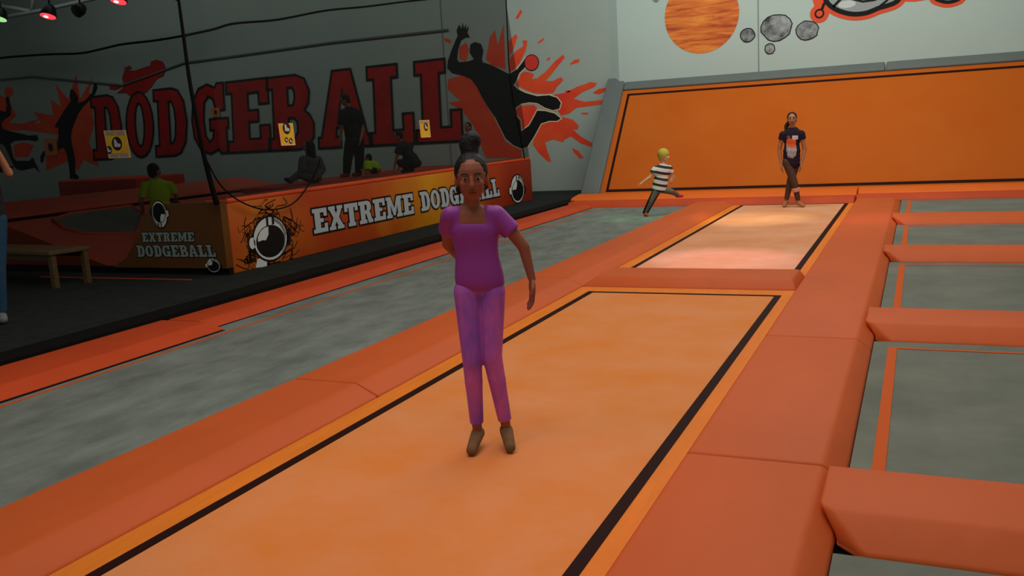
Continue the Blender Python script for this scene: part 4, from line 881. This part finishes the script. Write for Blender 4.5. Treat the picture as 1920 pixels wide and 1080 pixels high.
# ---- people in the court
M_blk = mat('black_clothing_fabric', (28, 26, 28), .85); M_gry = mat('grey_clothing_fabric', (98, 100, 100), .85, .1, 12); M_lime = mat('lime_clothing_fabric', (178, 222, 30), .8); M_nvy = mat('charcoal_clothing_fabric', (44, 44, 50), .85)
F4 = Fig(-9.85, 9.6, .42); p = F4.p
B4 = slp(-9.85, 9.6); fwd = V((.15, 1, 0)).normalized(); sd4 = V((1, -.15, 0)).normalized()
pel = V((-9.8, 9.58, B4.z+.135)); 
J = dict(head=p(290, 321, 0), neck=p(292, 338, 0), pelvis=pel, shL=p(272, 348, 0), shR=p(318, 347, 0), elL=p(264, 378, .0), elR=p(331, 368, -.05), wrL=p(268, 396, -.18), wrR=p(328, 384, -.28),
  hipL=pel+sd4*-.09, hipR=pel+sd4*.09, knL=pel+V((-.12, .40, .26)), knR=pel+V((.16, .40, .20)), anL=pel+V((-.10, .62, 0)), anR=pel+V((.16, .64, -.04)), toeL=pel+V((-.08, .78, 0)), toeR=pel+V((.18, .80, -.05)))
for s_ in 'LR':
    for q in ('an', 'toe'):
        v = J[q+s_]; v.z = max(.11, slp(v.x, v.y).z)+(.07 if q == 'an' else .035)
person(F4, 'person in lime green shirt seated with back turned behind the end panel', J, .98, SK_m, fwd, [shirt(M_lime, .012, .75, .012, .02, 'lime_shirt'), trousers(M_blk, .012), haircap(M_hairk, .012), shoes(M_blk, .012)], .011, .95, eyes=False)
F5 = Fig(-10.03, 13.3, .78); p = F5.p; lf = -F5.r
J = dict(head=p(577, 275, 0), neck=p(580, 294, 0), pelvis=p(587, 333, 0), shL=p(568, 300, .04), shR=p(597, 300, -.06), elL=p(566, 318, .10), elR=p(604, 318, 0), wrL=p(560, 330, .10), wrR=p(596, 330, .12),
  hipL=p(580, 334, .07), hipR=p(582, 334, -.07), knL=p(560, 327, .10), knR=p(562, 328, -.06), anL=p(543, 338, .12), anR=p(545, 338, -.04), toeL=p(536, 336, .14), toeR=p(537, 336, -.02))
longh = lambda J, f, u, r, hs: [('c', J['head']-f*.04*hs+u*.01, .105*hs, J['head']-f*.05*hs-u*.20*hs, .098*hs)]
settle(J, .782, 1., True)
person(F5, 'child in grey hoodie with long black hair sitting on the red deck', J, .92, SK_m, lf+F5.n*.2, [shirt(M_gry, .012, 1, .035, .0, 'hoodie', True), trousers(M_gry, .012, 1, .02), haircap(M_hairk, .012, longh), shoes(M_blk, .012)], .011, .85)
F6 = Fig(-10.2, 15.05, .78); p = F6.p
J = dict(head=p(647, 188, .02), neck=p(655, 206, 0), pelvis=p(664, 262, 0), shL=p(645, 213, .08), shR=p(671, 214, -.08), elL=p(640, 240, .14), elR=p(680, 240, -.05), wrL=p(638, 262, .12), wrR=p(676, 262, .10),
  hipL=p(658, 266, .08), hipR=p(672, 266, -.05), knL=p(652, 298, .08), knR=p(674, 298, -.04), anL=p(650, 326, .05), anR=p(673, 328, -.06), toeL=p(641, 332, .10), toeR=p(664, 334, -.02))
settle(J, .782, 1., False)
person(F6, 'tall person in black leaning on the red deck in front of the letter A', J, 1., SK_m, -F6.r+V((0, 0, -.4)), [shirt(M_blk, .012, .8, .045, .14, 'black_shirt'), trousers(M_blk, .012, 1, .038), haircap(M_hairk, .012), shoes(mat('red_sock_fabric', (150, 40, 36), .8), .012)], .011, 1.1)
F7 = Fig(-9.72, 15.3, .78); p = F7.p
J = dict(head=p(690, 297, 0), neck=p(694, 307, -.02), pelvis=p(703, 330, -.05), shL=p(689, 309, .08), shR=p(703, 310, -.12), elL=p(690, 325, .16), elR=p(708, 325, -.1), wrL=p(684, 331, .2), wrR=p(694, 331, -.05),
  hipL=p(702, 331, .05), hipR=p(704, 331, -.12), knL=p(690, 326, .12), knR=p(692, 327, -.1), anL=p(694, 334, .14), anR=p(696, 334, -.1), toeL=p(686, 335, .16), toeR=p(688, 335, -.08))
settle(J, .782, 1., True)
person(F7, 'small child in lime shirt crouching behind the tall person in black', J, .75, SK_m, -F7.r, [shirt(M_lime, .012, .7, .05, .0, 'lime_shirt'), trousers(M_blk, .012), haircap(M_hairk, .012)], .011, .8, eyes=False)
F8 = Fig(-9.37, 15.7, .78); p = F8.p
J = dict(head=p(747, 255, .03), neck=p(753, 270, 0), pelvis=p(775, 303, -.02), shL=p(750, 276, .10), shR=p(768, 275, -.10), elL=p(743, 297, .14), elR=p(757, 297, -.05), wrL=p(739, 316, .12), wrR=p(748, 314, .0),
  hipL=p(772, 306, .06), hipR=p(778, 306, -.08), knL=p(750, 305, .1), knR=p(754, 306, -.06), anL=p(766, 322, .1), anR=p(772, 322, -.06), toeL=p(755, 327, .12), toeR=p(761, 327, -.04))
settle(J, .782, 1., False)
person(F8, 'child in dark shirt crouching on the deck below the first letter L', J, .88, SK_m, -F8.r+V((0, 0, -.3)), [shirt(M_nvy, .012, .6, .04, .03, 'dark_shirt'), trousers(M_blk, .012, 1, .025), haircap(M_hairk, .012), shoes(M_blk, .012)], .011, .9)
F9 = Fig(-8.3, 16.2, .78); p = F9.p
J = dict(head=p(877, 239, 0), neck=p(880, 252, 0), pelvis=p(884, 287, 0), shL=p(869, 258, 0), shR=p(893, 258, 0), elL=p(866, 274, .03), elR=p(896, 274, .03), wrL=p(872, 286, .1), wrR=p(890, 286, .1),
  hipL=p(879, 290, 0), hipR=p(889, 290, 0), knL=p(877, 306, .03), knR=p(890, 306, .03), anL=p(877, 320, 0), anR=p(891, 320, 0), toeL=p(875, 324, .1), toeR=p(891, 324, .1))
settle(J, .782, 1., False)
person(F9, 'child in dark clothes standing on the deck behind the girl in purple', J, .88, SK_m, F9.n-F9.r*.4, [shirt(M_gry, .012, .6, .012, .02, 'grey_shirt'), trousers(M_blk, .012), haircap(M_hairk, .012), shoes(M_blk, .012)], .011, .8)
# ---- adult at the left picture edge
F10 = Fig(-7.62, 5.1, .1); p = F10.p
J = dict(head=p(-48, 238, 0), neck=p(-46, 272, 0), pelvis=p(-26, 395, 0), shL=p(-80, 288, 0), shR=p(-4, 282, 0), elL=p(-88, 345, .02), elR=p(16, 325, .06), wrL=p(-66, 385, .08), wrR=p(-6, 282, .16), hdR=V((-.8, 0, .5)),
  hipL=p(-46, 412, 0), hipR=p(-10, 412, 0), knL=p(-58, 508, .02), knR=p(-6, 506, .02), anL=p(-60, 592, 0), anR=p(2, 594, 0), toeL=p(-58, 606, .12), toeR=p(7, 607, .12))
settle(J, .10)
person(F10, 'adult in dark shirt and blue jeans standing at the left picture edge with raised forearm', J, 1., SK_m, F10.n+F10.r*.8, [shirt(M_blk, .012, .85, .014, .10, 'dark_shirt'), trousers(mat('blue_denim_fabric', (30, 66, 92), .85, .1, 12), .012, .98, .02, 'jeans'), haircap(M_hairk, .012), shoes(mat('white_dark_trainer', (120, 122, 126), .7), .010)], .010, 1.05)
